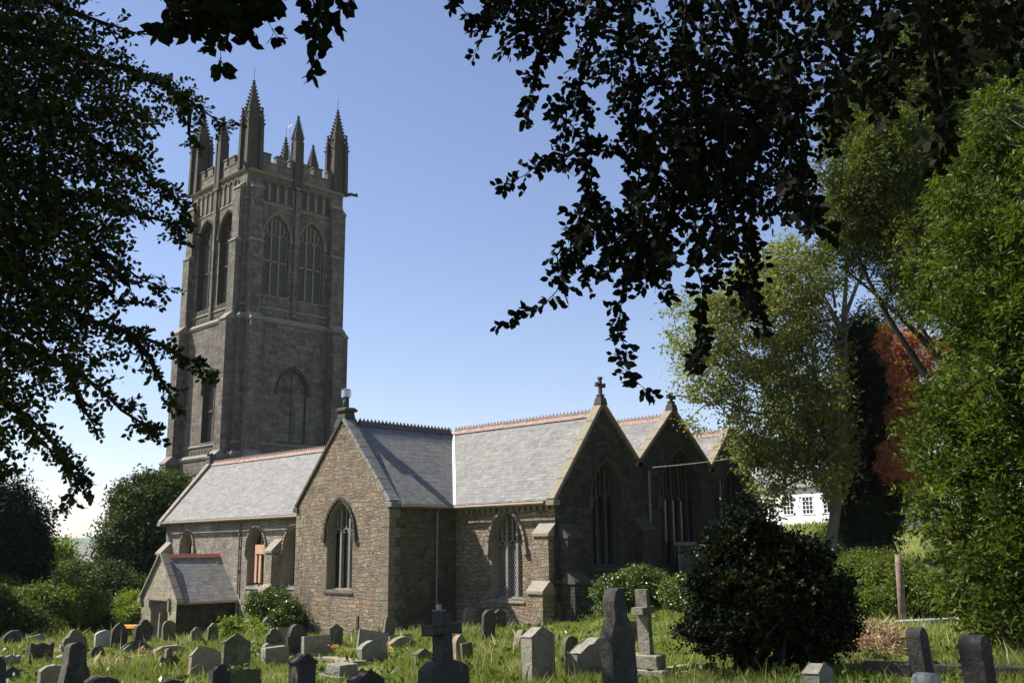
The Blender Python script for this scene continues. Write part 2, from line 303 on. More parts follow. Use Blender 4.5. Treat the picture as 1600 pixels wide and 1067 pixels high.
def gh(x, y):
    x = np.atleast_1d(np.asarray(x, float)); y = np.atleast_1d(np.asarray(y, float)); out = np.zeros(len(x))
    for i in range(0, len(x), 20000):
        d2 = (x[i:i + 20000, None] - _G[:, 0]) ** 2 + (y[i:i + 20000, None] - _G[:, 1]) ** 2
        dc = np.hypot(x[i:i + 20000] - CAM[0], y[i:i + 20000] - CAM[1])[:, None]
        wt = 1 / (d2 + 2.0 + (dc * .04) ** 2) ** 1.9; out[i:i + 20000] = (wt * _G[:, 2]).sum(1) / wt.sum(1)
    return out
def g1(x, y): return float(gh(x, y)[0])
def ghit(px, py):
    d = ray(px, py); d = d / math.hypot(d[0], d[1])
    t = np.linspace(5, 90, 1100); P = CAM + t[:, None] * d; z = gh(P[:, 0], P[:, 1]); k = np.argmax(P[:, 2] < z)
    return P[k], t[k]

gm = NT('meadow_ground'); _g = gm.n('NewGeometry'); pos = _g.outputs['Position']
a = gm.noise(pos, .6, 6, .6); c = gm.ramp(a.outputs[0], [(.25, (.09, .11, .025)), (.5, (.15, .17, .04)), (.72, (.25, .22, .09))])
b = gm.noise(pos, 9, 6, .7); c = gm.mix(.6, c, gm.ramp(b.outputs[0], [(.3, .45), (.7, 1.5)]), 'MULTIPLY'); gm.col(c); gm.b.inputs['Roughness'].default_value = 1
gm.b.inputs['Specular IOR Level'].default_value = .1; gm.bump(b.outputs[0], .8, .1); M['ground'] = gm.m
na, nr = 240, 150
rad = np.concatenate([[0.01], np.geomspace(.6, 6000, nr - 1)]); ang = np.linspace(0, 2 * math.pi, na, endpoint=False)
RR, AA = np.meshgrid(rad, ang, indexing='ij'); X = CAM[0] + RR * np.cos(AA); Y = CAM[1] + RR * np.sin(AA)
Z = gh(X.ravel(), Y.ravel()); V = np.stack([X.ravel(), Y.ravel(), Z], 1)
far = np.clip((RR.ravel() - 200) / 600, 0, 1); V[:, 2] = V[:, 2] * (1 - far) + far * (-6)
i, j = np.meshgrid(np.arange(nr - 1), np.arange(na), indexing='ij'); i = i.ravel(); j = j.ravel(); j2 = (j + 1) % na
F = np.stack([i * na + j, (i + 1) * na + j, (i + 1) * na + j2, i * na + j2], 1)
tag(npmesh('ground', V, F, M['ground'], smooth=True), kind='structure')

# distant hills seen low on the left
hm = NT('far_hills'); _g = hm.n('NewGeometry'); mp = hm.n('Mapping'); hm.set(mp.inputs['Vector'], _g.outputs['Position'])
vo = hm.n('TexVoronoi'); hm.set(vo.inputs['Vector'], _g.outputs['Position']); vo.inputs['Scale'].default_value = .006
sc_ = hm.n('SeparateColor'); hm.set(sc_.inputs[0], vo.outputs['Color'])
hm.col(hm.ramp(sc_.outputs[0], [(0, (.03, .06, .03)), (.4, (.05, .09, .04)), (.7, (.08, .12, .05)), (1, (.16, .16, .09))])); hm.b.inputs['Roughness'].default_value = 1; M['hill'] = hm.m
V = []; F = []; nn = 90
for r_i, (rd, hh) in enumerate(((1500, -6), (2000, 6), (2600, 34), (3000, 52), (3400, 56), (4200, 20))):
    for k in range(nn):
        px = -600 + k * 2800 / nn; d = ray(px, 860); d = d / math.hypot(d[0], d[1]); p = CAM + d * rd
        V.append((p[0], p[1], hh + (hh > 0) * (6 * math.sin(px * .013 + r_i) + 4 * math.sin(px * .047 + 2 * r_i) + 2 * math.sin(px * .11)) - max(0, px - 300) * .02))
for r_i in range(5):
    for k in range(nn - 1): F.append((r_i * nn + k, r_i * nn + k + 1, (r_i + 1) * nn + k + 1, (r_i + 1) * nn + k))
tag(npmesh('hills', np.array(V), np.array(F), M['hill'], smooth=True), kind='structure')

# ------------------------------------------------------------------ church
CH = empty('parish_church', (0, 0, 0))
tag(CH, 'long slate roofed stone church with tall pinnacled west tower and three east gables', 'church')
PS = lambda Y0: (lambda u, v, d: (u, Y0 + d, v))
PE = lambda X0: (lambda u, v, d: (X0 - d, u, v))
def part(o, label=None):
    if label: o['label'] = label
    return o
def arcside(hw, rise, n):    # right half, spring to apex
    Rr = (hw * hw + rise * rise) / (2 * hw); th = math.atan2(rise, Rr - hw) if Rr > hw else math.pi / 2
    th = math.acos(max(-1, min(1, (Rr - hw) / Rr)))
    return [((-(Rr - hw) + Rr * math.cos(th * i / n)), Rr * math.sin(th * i / n)) for i in range(n + 1)]
def arch(cx, zs, zsp, zap, hw, n=9):
    r = arcside(hw, zap - zsp, n)
    return [(cx - hw, zs), (cx + hw, zs)] + [(cx + x, zsp + z) for x, z in r] + [(cx - x, zsp + z) for x, z in reversed(r[:-1])]
def archtop(cx, zsp, zap, hw, n=9):
    r = arcside(hw, zap - zsp, n)
    return [(cx + x, zsp + z) for x, z in r] + [(cx - x, zsp + z) for x, z in reversed(r[:-1])]
def wallmb(mb, P, outline, holes, rev=.3, mi=0, mr=1):
    loops = [outline] + [h for h in holes]
    pts = [p for l in loops for p in l]
    tr = tessellate_polygon([[Vector((u, v, 0)) for u, v in l] for l in loops])
    mb.add([P(u, v, 0) for u, v in pts], [tuple(t) for t in tr], mi)
    for h in holes:
        n = len(h); mb.add([P(u, v, 0) for u, v in h] + [P(u, v, rev) for u, v in h], [(i, (i + 1) % n, n + (i + 1) % n, n + i) for i in range(n)], mr)
def window(P, cx, zs, zsp, zap, hw, lights, parent, mat='gran', glass='glass', rec=.32, hood=True, sill=True, mw=.09, name='window', single=False, hoodmat=None, transom=None, heads=True):
    mats = [M[mat], M[glass]]
    fr = MB(); o = arch(cx, zs, zsp, zap, hw)
    fr.bar(o + [o[0]], P, .12, rec * .55, rec, 0)
    # chamfered order
    def hz(u):
        x = abs(u - cx); rise = zap - zsp; Rr = (hw * hw + rise * rise) / (2 * hw)
        return zsp + math.sqrt(max(0, Rr * Rr - (x + Rr - hw) ** 2))
    tr = MB(); lw = 2 * hw / lights; hd = zsp - .02 if heads else zsp
    for k in range(1, lights):
        u = cx - hw + k * lw; tr.bar([(u, zs), (u, hz(u) - .03)], P, mw, rec * .6, rec * .95)
    if heads:
        for k in range(lights):
            u = cx - hw + (k + .5) * lw; tr.bar(archtop(u, hd - lw * .35, hd + lw * .25, lw * .5, 5), P, mw * .6, rec * .66, rec * .92)
            for s_ in (-1, 1):       # cusps
                tr.bar([(u + s_ * lw * .42, hd - lw * .1), (u + s_ * lw * .18, hd + lw * .0)], P, mw * .5, rec * .7, rec * .9)
        top = zap - hd
        for k in range(2 * lights):
            u = cx - hw + (k + .5) * lw / 2; t2 = hz(u) - .05
            z0 = hd + lw * .28
            if t2 - z0 > .25 and k % 2 == 0 and 0 < k:
                pass
            if t2 - z0 > .35: tr.bar(archtop(u, t2 - .28, t2 - .12, lw * .25, 4), P, mw * .45, rec * .7, rec * .9)
        for k in range(lights):
            u = cx - hw + (k + .5) * lw
            if hz(u) - hd > lw * .7: tr.bar([(u, hd + lw * .25), (u, hz(u) - .03)], P, mw * .6, rec * .68, rec * .9)
    if transom: tr.bar([(cx - hw, transom), (cx + hw, transom)], P, mw, rec * .6, rec * .93)
    gl = MB(); n = len(o); t = tessellate_polygon([[Vector((u, v, 0)) for u, v in o]]); gl.add([P(u, v, rec * .93) for u, v in o], [tuple(q) for q in t], 1 if single else 0)
    hm_ = MB(); sm = MB()
    if hood:
        hp = archtop(cx, zsp - .12, zap + .2, hw + .16); hm_.bar(hp, P, .11, -.09, .02)
        for s_ in (-1, 1): hm_.bar([(cx + s_ * (hw + .16), zsp - .1), (cx + s_ * (hw + .2), zsp - .36)], P, .2, -.12, .02)
    if sill:
        sm.hexa([P(cx - hw - .1, zs - .16, -.05), P(cx + hw + .1, zs - .16, -.05), P(cx + hw + .1, zs - .16, rec), P(cx - hw - .1, zs - .16, rec),
                 P(cx - hw - .1, zs - .1, -.05), P(cx + hw + .1, zs - .1, -.05), P(cx + hw + .1, zs + .07, rec), P(cx - hw - .1, zs + .07, rec)])
    if single:
        for x in (tr, hm_, sm):
            b = len(fr.v); fr.v += x.v; fr.f += [[b + i for i in f] for f in x.f]; fr.m += x.m
        b = len(fr.v); fr.v += gl.v; fr.f += [[b + i for i in f] for f in gl.f]; fr.m += gl.m
        return fr.build(name, mats, parent)
    wo = fr.build(name, mats[:1], parent); tr.build('tracery', mats[:1], wo); gl.build('glass', M[glass], wo)
    if hood: hm_.build('hood_mould', M[hoodmat or mat], wo)
    if sill: sm.build('sill', M[hoodmat or mat], wo)
    return wo

# ---- nave aisle and transept
EZ, RZ, YR, YW = 4.82, 8.2, 5.9, 3.35
# aisle south wall west of the transept
aw = MB(); P = PS(YW)
W1 = (-22.15, 2.6, 3.5, 4.1, .62); W2 = (-15.0, 1.45, 3.35, 4.2, .8); W3 = (-11.55, 1.5, 3.35, 4.2, .8); W0 = (-18.6, .2, .5, .9, .2)
wallmb(aw, P, [(-24.7, -2.5), (-6.2, -2.5), (-6.2, EZ), (-24.7, EZ)], [arch(*w_) for w_ in (W1, W2, W3)], .45)
aw.add([(-24.7, YW, -2.5), (-24.7, 8.2, -2.5), (-24.7, 8.2, 6), (-24.7, YR, RZ - .1), (-24.7, YW, EZ)], [(0, 1, 2, 3, 4)], 0)
aw.build('aisle_wall', [M['rub_w'], M['gran_l']], CH)
window(P, *W1, 2, CH, 'gran_l', rec=.45, hood=True); o = window(P, *W2, 2, CH, 'gran_l', rec=.5, hood=True, heads=False)
bd = MB(); bd.box(-15.25, YW + .1, 3.0, -14.32, YW + .18, 3.45); bd.box(-15.3, YW + .14, 1.6, -15.12, YW + .2, 3.0); bd.box(-14.42, YW + .14, 1.6, -14.3, YW + .2, 3.0); bd.box(-14.93, YW + .14, 1.6, -14.74, YW + .2, 3.0)
part(bd.build('boarding', M['board'], o), 'salmon pink boards fixed in the window')
window(P, *W3, 2, CH, 'gran_l', rec=.5, hood=True, heads=False)
def buttress(mb, P, u, hw, z0, stages, mi=0, mc=1):
    """stages: (top z, projection) from the ground up; sloped weatherings between"""
    z = z0
    for k, (zt, pr) in enumerate(stages):
        nxt = stages[k + 1][1] if k + 1 < len(stages) else 0.0; sl = (pr - nxt) * 1.1
        mb.hexa([P(u - hw, z, -pr), P(u + hw, z, -pr), P(u + hw, z, .02), P(u - hw, z, .02), P(u - hw, zt - sl, -pr), P(u + hw, zt - sl, -pr), P(u + hw, zt - sl, .02), P(u - hw, zt - sl, .02)], mi)
        a_, b_ = hw + .05, pr + .06
        mb.hexa([P(u - a_, zt - sl, -b_), P(u + a_, zt - sl, -b_), P(u + a_, zt - sl, .02), P(u - a_, zt - sl, .02), P(u - a_, zt - sl + .1, -b_), P(u + a_, zt - sl + .1, -b_), P(u + a_, zt + .1, -nxt + .02), P(u - a_, zt + .1, -nxt + .02)], mc)
        z = zt
for u, sts in ((-12.98, [(1.5, .85), (3.62, .52)]), (-24.35, [(1.6, .9), (3.6, .55)])):
    b = MB(); buttress(b, P, u, .29, -2.5, sts); b.build('buttress', [M['rub_w'], M['gran_l']], CH)
# transept
tw = MB(); P0 = PS(0.); WT = (-3.14, 1.6, 3.85, 4.95, .86); TX = -6.27; TA = 8.25
wallmb(tw, P0, [(TX, -2), (0, -2), (0, EZ), (-3.135, TA), (TX, EZ)], [arch(*WT)], .42)
tw.build('transept_wall', [M['rub_s'], M['gran']], CH)
tw = MB(); P = PE(0.); wallmb(tw, P, [(0, -2), (YW, -2), (YW, EZ), (0, EZ)], [])
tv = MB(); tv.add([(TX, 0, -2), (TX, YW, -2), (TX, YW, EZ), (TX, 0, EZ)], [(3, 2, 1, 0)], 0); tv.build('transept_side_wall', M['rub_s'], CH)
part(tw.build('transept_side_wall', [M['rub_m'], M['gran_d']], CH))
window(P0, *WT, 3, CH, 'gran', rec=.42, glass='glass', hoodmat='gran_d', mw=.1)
q = MB(); rnd = random.Random(3)
for cx_, sx in ((0, -1), (TX, 1)):     # quoins
    z = -.4; k = 0
    while z < EZ - .3:
        h = rnd.uniform(.26, .42); a_, b_ = (.5, .3) if k % 2 else (.28, .5)
        q.box(cx_ - sx * .008, -.012, z, cx_ + sx * a_, .2, z + h - .02)
        if sx == -1: q.box(cx_ + .014, -.008, z + .002, cx_ - .2, b_, z + h - .02)
        z += h; k += 1
    q.build('quoin', M['quoin_w'], CH); q = MB()
# chapel south wall east of transept
cw = MB(); P = PS(YW); WC = (2.86, 1.3, 3.3, 4.45, .83); XE = 5.54
wallmb(cw, P, [(0, -1), (XE, -1), (XE, EZ), (0, EZ)], [arch(*WC)], .45); cw.build('chapel_wall', [M['rub_s'], M['gran']], CH)
window(P, *WC, 3, CH, 'gran', glass='mesh', rec=.45, mw=.11, hoodmat='gran')
b = MB(); buttress(b, P, 5.05, .36, -1, [(1.9, .75), (4.0, .42)]); b.build('buttress', [M['rub_s'], M['gran_l']], CH)
# eaves table with corbels
e = MB()
e.box(.02, YW - .16, EZ - .2, XE - .1, YW - .003, EZ - .06)
for k in range(17): x = .35 + k * .31; e.box(x, YW - .13, EZ - .34, x + .14, YW - .004, EZ - .2)
e.build('eaves_corbel', M['gran'], CH)

# ---- east walls with three gables
EG = [(5.9, 8.65, 8.0, 6.42), (10.45, 8.82, 12.95, 6.45), (14.7, 8.45, 16.75, 4.9)]
ew = MB(); P = PE(XE); out = [(YW, -1), (17.0, -1), (16.75, 4.85)] + [(14.7, 8.25), (12.95, 6.4), (10.45, 8.6), (8.0, 6.38), (5.9, 8.42), (3.15, EZ)]
out[0] = (3.2, -1)
E1 = (6.0, 2.45, 5.0, 6.25, .78); E2 = (10.75, 2.4, 5.1, 6.95, 1.35); E3 = (14.6, 2.9, 5.1, 6.4, .85)
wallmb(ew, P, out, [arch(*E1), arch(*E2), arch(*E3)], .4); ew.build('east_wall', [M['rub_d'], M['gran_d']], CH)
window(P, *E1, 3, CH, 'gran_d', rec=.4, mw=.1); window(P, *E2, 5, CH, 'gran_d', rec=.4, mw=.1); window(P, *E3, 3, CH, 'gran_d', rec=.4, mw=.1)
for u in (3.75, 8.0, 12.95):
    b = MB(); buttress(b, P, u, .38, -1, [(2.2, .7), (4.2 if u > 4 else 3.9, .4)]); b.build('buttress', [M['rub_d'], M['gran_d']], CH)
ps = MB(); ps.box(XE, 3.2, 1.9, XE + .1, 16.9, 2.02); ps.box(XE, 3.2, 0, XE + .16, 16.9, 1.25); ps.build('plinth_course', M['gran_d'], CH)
def coping(P, a, b_, w=.42, t=.14, d0=-.12, name='coping', mat='cope', parent=CH, n=5):
    """stones laid up a gable rake from a (kneeler) to b (apex), in the wall plane"""
    mb = MB(); a = np.array(a, float); b_ = np.array(b_, float); L = np.linalg.norm(b_ - a); dr = (b_ - a) / L; nr_ = np.array([-dr[1], dr[0]]);
    if nr_[1] < 0: nr_ = -nr_
    for k in range(n):
        p0 = a + dr * (L * k / n + .006); p1 = a + dr * (L * (k + 1) / n - .006); q = [p0, p1, p1 + nr_ * t, p0 + nr_ * t]
        mb.hexa([P(u, v, d0) for u, v in q] + [P(u, v, d0 + w) for u, v in q])
    mb.box(*(list(P(a[0] - .14, a[1] - .16, d0 - .02)) + list(P(a[0] + .2, a[1] + .03, d0 + w - .02))))
    return mb.build(name, M[mat], parent, bevel=.015)
coping(P, (3.1, 4.78), (5.9, 8.5)); coping(P, (8.0, 6.4), (5.9, 8.5)); coping(P, (8.02, 6.4), (10.45, 8.68)); coping(P, (12.95, 6.42), (10.45, 8.68)); coping(P, (12.97, 6.42), (14.7, 8.3)); coping(P, (16.85, 4.8), (14.7, 8.3))
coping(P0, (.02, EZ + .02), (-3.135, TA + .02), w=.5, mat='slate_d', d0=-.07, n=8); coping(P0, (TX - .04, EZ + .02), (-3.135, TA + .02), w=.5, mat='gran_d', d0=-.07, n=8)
coping(lambda u, v, d: (-24.7 - d, u, v), (3.0, EZ - .1), (YR, RZ + .05), w=-.4, d0=.25, mat='gran_l')
def gable_cross(x, y, z, h, name='gable_cross'):
    c = MB(); c.frus(x, y, z - .1, .2, .2, z + .18, .15, .15); c.frus(x, y, z + .18, .1, .1, z + .3, .13, .13); c.frus(x, y, z + .3, .065, .065, z + h, .055, .055)
    za = z + .3 + (h - .3) * .58; c.box(x - .05, y - .21, za - .06, x + .05, y + .21, za + .06); c.box(x - .075, y - .09, z + h - .04, x + .075, y + .09, z + h + .04)
    for s_ in (-1, 1): c.box(x - .07, y + s_ * .22 - .04, za - .085, x + .07, y + s_ * .22 + .04, za + .085)
    return c.build(name, M['gran_d'], CH, bevel=.012)
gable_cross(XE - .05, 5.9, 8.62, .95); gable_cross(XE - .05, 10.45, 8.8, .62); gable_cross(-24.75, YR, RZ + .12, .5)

# ---- roofs (slabs 9 cm thick)
def slab(mb, pts, t=.09, mi=0):
    p = [np.array(q, float) for q in pts]; n = np.cross(p[1] - p[0], p[-1] - p[0]); n /= np.linalg.norm(n); n = n if n[2] > 0 else -n
    k = len(p); vs = p + [q - n * t for q in p]
    mb.add(vs, [tuple(range(k)), tuple(reversed(range(k, 2 * k)))] + [(i, (i + 1) % k, k + (i + 1) % k, k + i) for i in range(k)], mi)
EY = 3.02
r = MB(); slab(r, [(-25.0, EY, EZ), (-6.5, EY, EZ), (-3.135, YR, RZ), (-25.0, YR, RZ)]); slab(r, [(.22, EY, EZ), (XE - .3, EY, EZ), (XE - .3, YR, RZ), (-3.135, YR, RZ)])
slab(r, [(-25, YR, RZ), (XE - .3, YR, RZ), (XE - .3, 8.0, 6.5), (-25, 8.0, 6.5)])
ar = r.build('aisle_roof', M['slate'], CH)
r = MB(); slab(r, [(.22, .3, EZ), (.22, EY, EZ), (-3.135, YR - .02, RZ), (-3.135, .3, RZ)]); slab(r, [(TX - .22, .3, EZ), (TX - .22, EY, EZ), (-3.135, YR - .02, RZ), (-3.135, .3, RZ)])
trf = r.build('transept_roof', M['slate_d'], CH)
r = MB(); slab(r, [(-30, 8.0, 6.46), (XE - .3, 8.0, 6.46), (XE - .3, 10.45, 8.42), (-30, 10.45, 8.42)]); slab(r, [(-30, 12.95, 6.46), (XE - .3, 12.95, 6.46), (XE - .3, 10.45, 8.42), (-30, 10.45, 8.42)])
nrf = r.build('nave_roof', M['slate'], CH)
r = MB(); slab(r, [(-24, 12.95, 6.47), (XE - .3, 12.95, 6.47), (XE - .3, 14.7, 8.1), (-24, 14.7, 8.1)]); slab(r, [(-24, 16.9, 4.85), (XE - .3, 16.9, 4.85), (XE - .3, 14.7, 8.1), (-24, 14.7, 8.1)])
nar = r.build('north_aisle_roof', M['slate'], CH)
nw = MB(); nw.box(-24, 16.6, -1, XE - .3, 16.75, 4.8); nw.add([(-24.2, 8, -1), (-24.2, 16.7, -1), (-24.2, 16.7, 4.8), (-24.2, 14.7, 8.0), (-24.2, 12.95, 6.3), (-24.2, 8, 6.3)], [(0, 1, 2, 3, 4, 5)])
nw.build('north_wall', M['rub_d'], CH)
def ridge(a, b_, mat, parent, crest=True, st=.19):
    mb = MB(); a = np.array(a, float); b_ = np.array(b_, float); L = np.linalg.norm(b_ - a); d = (b_ - a) / L; s_ = np.cross(d, [0, 0, 1.])
    n = int(L / .45)
    for k in range(n):
        p, q_ = a + d * (L * k / n + .004), a + d * (L * (k + 1) / n - .004); dz = rnd.uniform(-.008, .008)
        for sg in (-1, 1):
            o_ = s_ * .17 * sg; up = np.array([0, 0, .075 + dz]); dn = np.array([0, 0, -.12 + dz])
            mb.add([p + up, q_ + up, q_ + o_ + dn, p + o_ + dn], [(0, 1, 2, 3)])
    if crest:
        mb.box(*(list(np.minimum(a, b_) - (np.abs(s_) * .025) + [0, 0, .05]) + list(np.maximum(a, b_) + (np.abs(s_) * .025) + [0, 0, .1])))
        n = int(L / st)
        for k in range(n):
            c0 = a + d * (L * (k + .08) / n); c1 = a + d * (L * (k + .92) / n); cm = (c0 + c1) / 2; h = [0, 0, .1]; t = [0, 0, .235]
            mb.add([c0 + h - s_ * .02, c1 + h - s_ * .02, cm + t - s_ * .01, c0 + h + s_ * .02, c1 + h + s_ * .02, cm + t + s_ * .01], [(0, 1, 2), (5, 4, 3), (0, 2, 5, 3), (1, 4, 5, 2)])
    return mb.build('ridge_tiles', M[mat], parent)
ridge((-24.6, YR, RZ), (-3.2, YR, RZ), 'terra', ar); ridge((-3.0, YR, RZ), (XE - .35, YR, RZ), 'terra', ar)
ridge((-3.135, .75, RZ), (-3.135, YR - .15, RZ), 'terra_d', trf); ridge((-29, 10.45, 8.42), (XE - .35, 10.45, 8.42), 'terra', nrf); ridge((-23, 14.7, 8.1), (XE - .35, 14.7, 8.1), 'terra', nar)
v = MB(); vd = [(.24, EY - .02, EZ + .012), (-3.13, YR - .02, RZ + .012)]
v.hexa([(.16, EY, EZ + .0), (.36, EY, EZ + .0), (-3.0, YR, RZ), (-3.2, YR, RZ), (.16, EY, EZ + .03), (.36, EY, EZ + .03), (-3.0, YR, RZ + .03), (-3.2, YR, RZ + .03)])
part(v.build('valley_flashing', M['lead'], CH), 'pale lead valley between the transept and chapel roofs')
# gutters and downpipes
def gutter(a, b_, r=.07, name='gutter', mat='gut'):
    g = MB(); g.tube([a, b_], r, 8); return g.build(name, M[mat], CH)
gutter((-25.0, EY - .05, EZ - .1), (-6.35, EY - .05, EZ - .1)); gutter((.3, EY - .06, EZ - .1), (XE - .35, EY - .06, EZ - .1)); gutter((.28, .35, EZ - .1), (.28, EY - .1, EZ - .1), .06)
def pipe(pts, r=.045, mat='pipe'):
    g = MB(); g.tube(pts, r, 8)
    for p, q_ in zip(pts[:-1], pts[1:]):
        L = q_[2] - p[2]
        if abs(L) > 1.5:
            for k in range(1, int(abs(L) / 1.4) + 1): z = p[2] + L * k / (int(abs(L) / 1.4) + 1); g.tube([(p[0], p[1], z - .03), (p[0], p[1], z + .03)], r * 1.5, 8)
    return g.build('downpipe', M[mat], CH)
pipe([(.28, 2.2, 4.7), (.1, 2.28, 4.5), (.07, 2.28, 0)]); pipe([(-16.9, EY, 4.7), (-16.55, YW - .07, 4.5), (-16.5, YW - .07, 1.0)], mat='gut'); pipe([(-16.45, YW - .12, .7), (-16.45, YW - .12, -1.1)])
pipe([(XE + .12, 8.55, 6.1), (XE + .12, 8.55, .8)]); pipe([(XE + .12, 13.5, 6.0), (XE + .12, 13.5, 1.5)])
# chimney on the transept gable
c = MB(); cx, cy = -3.3, .28
c.frus(cx, cy, 8.0, .52, .3, 8.36, .3, .28); c.frus(cx, cy, 8.36, .27, .27, 8.62, .23, .23); c.frus(cx, cy, 8.62, .34, .3, 8.72, .36, .33); c.frus(cx, cy, 8.72, .33, .3, 8.8, .26, .24)
ch = c.build('chimney', M['gran_d'], CH, bevel=.02)
f = MB(); f.tube([(cx - .05, cy, 8.75), (cx - .05, cy, 9.3)], .125, 14); f.build('flue', M['iron'], ch, True)
f = MB(); f.tube([(cx - .05, cy, 9.24), (cx - .05, cy, 9.52)], .2, 16); f.tube([(cx - .05, cy, 9.56), (cx - .05, cy, 9.62)], [.2, .05], 16); f.build('cowl', M['steel'], ch)

# ---- south porch
px0, px1, pxc, pyf, pez, paz = -20.45, -16.7, -18.58, .15, .86, 2.98
pw = MB(); P = PS(pyf)
door = [(-19.35, -1.6), (-17.55, -1.6), (-17.55, .72), (-19.35, .72)]
wallmb(pw, P, [(px0, -2.5), (px1, -2.5), (px1, pez), (pxc, paz), (px0, pez)], [door], .25)
pw.add([(px1, pyf, -2.5), (px1, YW, -2.5), (px1, YW, pez), (px1, pyf, pez)], [(0, 1, 2, 3)], 2); pw.add([(px0, pyf, -2.5), (px0, YW, -2.5), (px0, YW, pez), (px0, pyf, pez)], [(3, 2, 1, 0)], 2)
po = pw.build('porch', [M['quoin'], M['gran_l'], M['rub_d']], CH)
dw = MB(); Pd = PS(pyf + .24); wallmb(dw, Pd, [(-19.35, -1.6), (-17.55, -1.6), (-17.55, .72), (-19.35, .72)], [arch(-18.35, -1.55, -.05, .4, .52)], .5, 0, 0)
dw.build('doorway', M['gran_l'], po); dd = MB(); dd.box(-19.4, pyf + 1.3, -1.6, -17.4, pyf + 1.36, .7); dd.build('porch_interior', M['dark'], po)
lb = MB(); lb.bar([(-19.5, .45), (-19.5, .85), (-17.4, .85), (-17.4, .3)], P, .12, -.1, .02); lb.build('hood_mould', M['gran_l'], po)
pr = MB(); slab(pr, [(px1 + .2, pyf + .25, pez - .12), (px1 + .2, YW, pez - .12), (pxc, YW, paz - .03), (pxc, pyf + .25, paz - .03)]); slab(pr, [(px0 - .2, pyf + .25, pez - .12), (px0 - .2, YW, pez - .12), (pxc, YW, paz - .03), (pxc, pyf + .25, paz - .03)])
prr = pr.build('porch_roof', M['slate_p'], po); r_ = ridge((pxc, pyf + .3, paz - .02), (pxc, YW, paz - .02), 'terra_r', CH, crest=False); r_.parent = po; r_.name = 'ridge_tiles'
coping(P, (px1 + .1, pez - .05), (pxc, paz + .04), w=.36, t=.11, mat='gran_l', parent=po, n=4); coping(P, (px0 - .1, pez - .05), (pxc, paz + .04), w=.36, t=.11, mat='gran_l', parent=po, n=4)
g = MB(); g.tube([(px1 + .25, pyf + .2, pez - .2), (px1 + .25, YW - .1, pez - .2)], .05, 8); g.build('gutter', M['gut'], po)

# ---- west tower
TX1, TY0, TW = -33.13, 12.14, 8.5; TCX, TCY = TX1 - TW / 2, TY0 + TW / 2; H = TW / 2
Z0, ZA, ZB, ZC, ZD = -2, 9.6, 19.5, 30.7, 32.1
tb = MB(); PTS = lambda off: (lambda u, v, d: (u, TY0 - off + d, v)); PTE = lambda off: (lambda u, v, d: (TX1 + off - d, u, v))
# shaft: south and east faces with real openings, north and west plain
def stage(mb, z0, z1, off, hs, he):
    wallmb(mb, PTS(off), [(TCX - H - off, z0), (TCX + H + off, z0), (TCX + H + off, z1), (TCX - H - off, z1)], hs, .5, 0, 1)
    wallmb(mb, PTE(off), [(TCY - H - off, z0), (TCY + H + off, z0), (TCY + H + off, z1), (TCY - H - off, z1)], he, .5, 0, 1)
    wallmb(mb, lambda u, v, d: (u, TY0 + TW + off, v), [(TCX - H - off, z0), (TCX + H + off, z0), (TCX + H + off, z1), (TCX - H - off, z1)], [])
    wallmb(mb, lambda u, v, d: (TX1 - TW - off, u, v), [(TCY - H - off, z0), (TCY + H + off, z0), (TCY + H + off, z1), (TCY - H - off, z1)], [])
SB = [(-38.75, 20.95, 26.5, 28.0, 1.2), (-35.55, 20.95, 26.5, 28.0, 1.2)]; EB = [(14.8, 21.6, 26.2, 27.7, 1.05), (17.85, 21.6, 26.2, 27.7, 1.05)]
SL = (-36.55, 10.9, 14.9, 16.1, 1.15); EL = (16.5, 10.9, 14.7, 16.2, 1.2)
stage(tb, Z0, ZA, .45, [], []); stage(tb, ZA, ZB, .2, [arch(*SL)], [arch(*EL)]); stage(tb, ZB, ZC + .3, 0, [arch(*x) for x in SB], [arch(*x) for x in EB])
tb.box(TCX - H + .1, TCY - H + .1, ZC - .3, TCX + H - .1, TCY + H - .1, ZC + .25)
TO = tb.build('tower', [M['ash'], M['gran_d']], CH)
for x in SB: window(PTS(0), *x, 2, TO, 'gran_d', 'louvre', rec=.5, single=True, name='belfry_window', transom=24.0, mw=.13)
for x in EB: window(PTE(0), *x, 3, TO, 'gran', 'louvre', rec=.26, single=True, name='belfry_window', transom=24.2, mw=.13)
window(PTS(.2), *SL, 2, TO, 'gran_d', 'louvre', rec=.5, single=True, name='ringing_chamber_window', transom=13.2, mw=.13)
bw_ = window(PTE(.2), *EL, 2, TO, 'gran_d', 'glass', rec=.22, single=True, name='blind_window', mw=.13)
bf = MB(); t_ = arch(*EL); tt = tessellate_polygon([[Vector((u, v, 0)) for u, v in t_]]); bf.add([PTE(.2)(u, v, .16) for u, v in t_], [tuple(q) for q in tt]); bf.build('blocking_wall', M['ash'], TO)
# string courses
def strings(z, off, pr, h=.22, name='string_course'):
    s = MB(); a = H + off
    s.frus(TCX, TCY, z, a + pr * .4, a + pr * .4, z + h * .45, a + pr, a + pr); s.frus(TCX, TCY, z + h * .45, a + pr, a + pr, z + h, a + .02, a + .02); return s.build(name, M['gran'], TO)
strings(ZA, .45, .14, .4); strings(ZA + .95, .2, .1, .2); strings(ZB, .2, .14, .4); strings(ZB + 1.0, 0, .1, .2); strings(ZC, 0, .22, .3); strings(28.5, 0, .06, .16)
